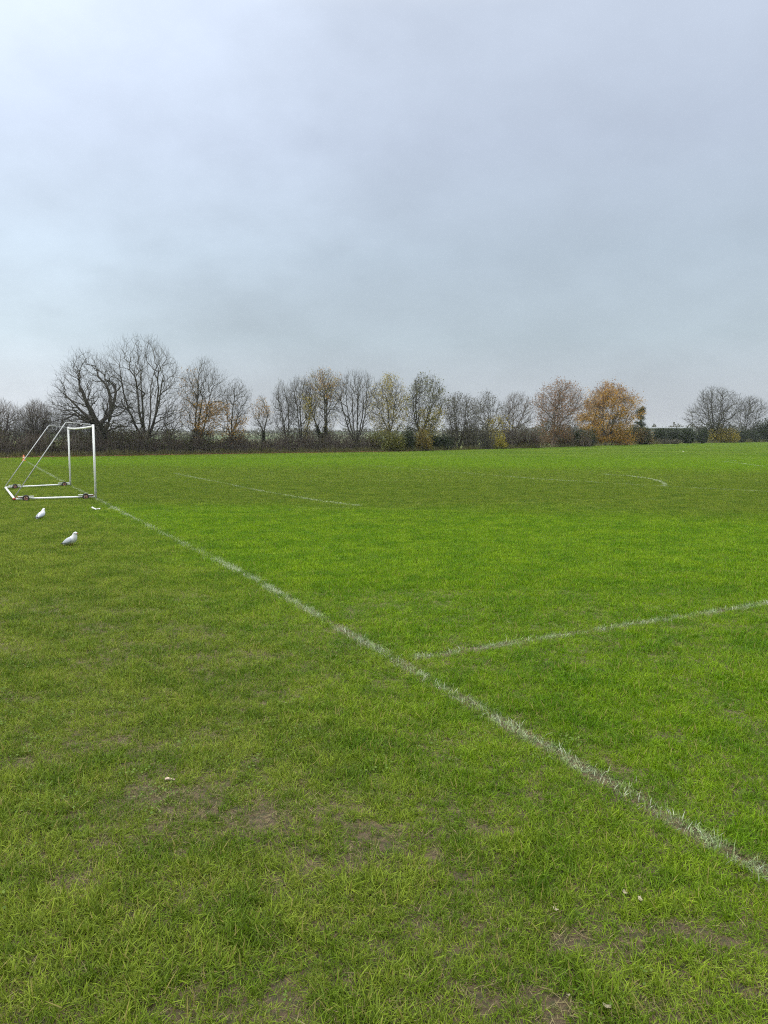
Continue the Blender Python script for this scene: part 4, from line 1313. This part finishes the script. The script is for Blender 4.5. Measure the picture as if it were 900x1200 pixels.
    bk = np.array([[(0.106, 0, 0.265), (0.124, 0, 0.262), (0.139, 0, 0.255)]])
    v, qd = tubes(bk, np.array([[0.008, 0.006, 0.0015]]), 8); gg.add(v, qd)
    link('beak', gg.mesh('beak', m_leg, True), root)
    tag(root, label, 'gull', 'gulls on the grass behind the goal line')
    return root
gull(bp(84.5, 641), math.radians(-20), 0.98, 'larger white gull in side view, facing right, the nearer of the two gulls', 0)
gull(bp(49, 608.5), math.radians(74), 0.92, 'white gull with a dark wing tip seen from behind, standing closer to the goal', 0)

# ------------------------------------------------------------------ small things lying on the grass
def scrap(name, loc, L, Wd, curl, th, mat, rotz, label, cat, seed, lift=0.03):
    """a curled scrap with thickness"""
    g = np.random.default_rng(seed)
    nu, nv = 9, 5
    u = np.linspace(-0.5, 0.5, nu); vv = np.linspace(-0.5, 0.5, nv)
    U, Vv = np.meshgrid(u, vv, indexing='ij')
    wd = 1 - 1.6 * np.abs(U) ** 2.2
    x = U * L; y = Vv * Wd * wd
    z = curl * (2.4 * U * U - 0.55 * U) + 0.5 * curl * (2 * Vv) ** 2 + g.normal(0, th * 0.6, U.shape)
    z = z - z.min() + lift
    topv = np.stack([x, y, z], -1).reshape(-1, 3); botv = topv - np.array([0, 0, th])
    i = np.arange(nu * nv).reshape(nu, nv); n = nu * nv
    qt = np.stack([i[:-1, :-1], i[1:, :-1], i[1:, 1:], i[:-1, 1:]], -1).reshape(-1, 4)
    qb = qt[:, ::-1] + n
    rim = np.concatenate([i[0, :], i[1:, -1], i[-1, -2::-1], i[-2:0:-1, 0]])
    rn_ = np.roll(rim, -1)
    qs = np.stack([rim, rn_, rn_ + n, rim + n], 1)
    o = link(name, mesh_np(name, np.concatenate([topv, botv]), [qt, qb, qs], mat, None, True), None, tuple(loc), rotz)
    return tag(o, label, cat)
m_lit = simple_mat('white_scrap', (0.72, 0.73, 0.68), 0.5, 0.06, 20.0)
m_pale = simple_mat('pale_dead_leaf', (0.30, 0.26, 0.17), 0.7, 0.15, 40.0)
m_pink = simple_mat('pale_wood', (0.55, 0.42, 0.33), 0.7, 0.15, 40.0)
scrap('litter_scrap', bp(112.3, 598.6), 0.20, 0.09, 0.05, 0.012, m_lit, math.radians(-4), 'curved white scrap of litter lying in the grass near the goal post', 'litter', 1, 0.025)
scrap('litter_scrap', bp(800.7, 530.6), 0.16, 0.12, 0.06, 0.03, m_lit, 0.4, 'tiny white scrap far out on the pitch to the right', 'litter', 2, 0.09)
# broken bit of pale stick on the bare patch
gg = Geo()
for pts_, r_ in (([(-0.024, 0, 0.018), (-0.01, 0.002, 0.021), (0.004, 0.0, 0.020)], 0.0065), ([(0.003, 0.0, 0.020), (0.016, -0.003, 0.018), (0.027, -0.004, 0.018)], 0.004)):
    t_ = tube_path(pts_, r_, 8); gg.add(np.concatenate(t_.v), t_.q[0], t_.t[0])
tag(link('stick', gg.mesh('stick', m_pink, True), None, tuple(bp(199, 917))), 'pale broken bit of stick on the bare earth at the left', 'stick')
for px, py, lab, L_ in ((732, 1052, 'pale upright dead leaf, upper left of the close pair in the trodden grass', 0.030), (750, 1060, 'round pale dead leaf, lower right of the close pair in the trodden grass', 0.032),
                        (666, 1174, 'tiny whitish leaf fragment beside the bare earth at the bottom', 0.016), (711, 1187, 'larger curled pale leaf near the bottom edge', 0.034), (651, 1072, 'narrow pale straw leaf in the trodden grass at the centre right', 0.028)):
    L_ *= 0.75
    scrap('dead_leaf', bp(px, py), L_, L_ * 0.6, 0.008, 0.0015, m_pale, rng.uniform(0, 6), lab, 'leaf', int(px), 0.018)['group'] = 'pale dead leaves on the grass'

# small orange marker at the far end of the goal line
m_or = simple_mat('orange_plastic', (0.62, 0.14, 0.03), 0.5, 0.08, 9.0)
m_pa = simple_mat('pale_band', (0.75, 0.50, 0.36), 0.5, 0.06, 9.0)
cp = bp(28, 540.2)
root = empty('marker_cone', cp)
def lathe(name, prof, mat, parent, k=20):
    P = np.array([(0, 0, z) for _, z in prof]); R_ = np.array([r_ for r_, _ in prof])
    a_ = np.arange(k) * 2 * math.pi / k
    v = (np.stack([np.cos(a_), np.sin(a_), 0 * a_], 1)[None] * R_[:, None, None] + P[:, None]).reshape(-1, 3)
    i = np.arange(len(prof) * k).reshape(len(prof), k)
    q = np.stack([i[:-1], np.roll(i[:-1], -1, 1), np.roll(i[1:], -1, 1), i[1:]], -1).reshape(-1, 4)
    return link(name, mesh_np(name, v, [q], mat, None, True), parent)
lathe('body', [(0.001, 0.44), (0.035, 0.44), (0.05, 0.40), (0.085, 0.05), (0.09, 0.04), (0.16, 0.035), (0.16, 0.0)], m_or, root)
lathe('band', [(0.0615, 0.31), (0.064, 0.31), (0.078, 0.17), (0.0755, 0.17)], m_pa, root)
tag(root, 'small orange marker cone with a pale band at the far end of the goal line', 'marker')

# ------------------------------------------------------------------ damp autumn air
HAZE = True
if HAZE:
    bm = bmesh.new(); box_bm(bm, -2650, 3050, -65, 2650, -1.0, 19.0)
    m, nt, nodes, links = new_mat('damp_air')
    out = nodes.new('ShaderNodeOutputMaterial')
    pv = nodes.new('ShaderNodeVolumePrincipled')
    pv.inputs['Color'].default_value = (0.86, 0.91, 0.96, 1)
    pv.inputs['Density'].default_value = 0.00015
    pv.inputs['Anisotropy'].default_value = 0.2
    links.new(pv.outputs[0], out.inputs['Volume'])
    tag(bm_obj('haze', bm, m), 'thin grey autumn haze over the field and far hills', 'haze', kind='stuff')
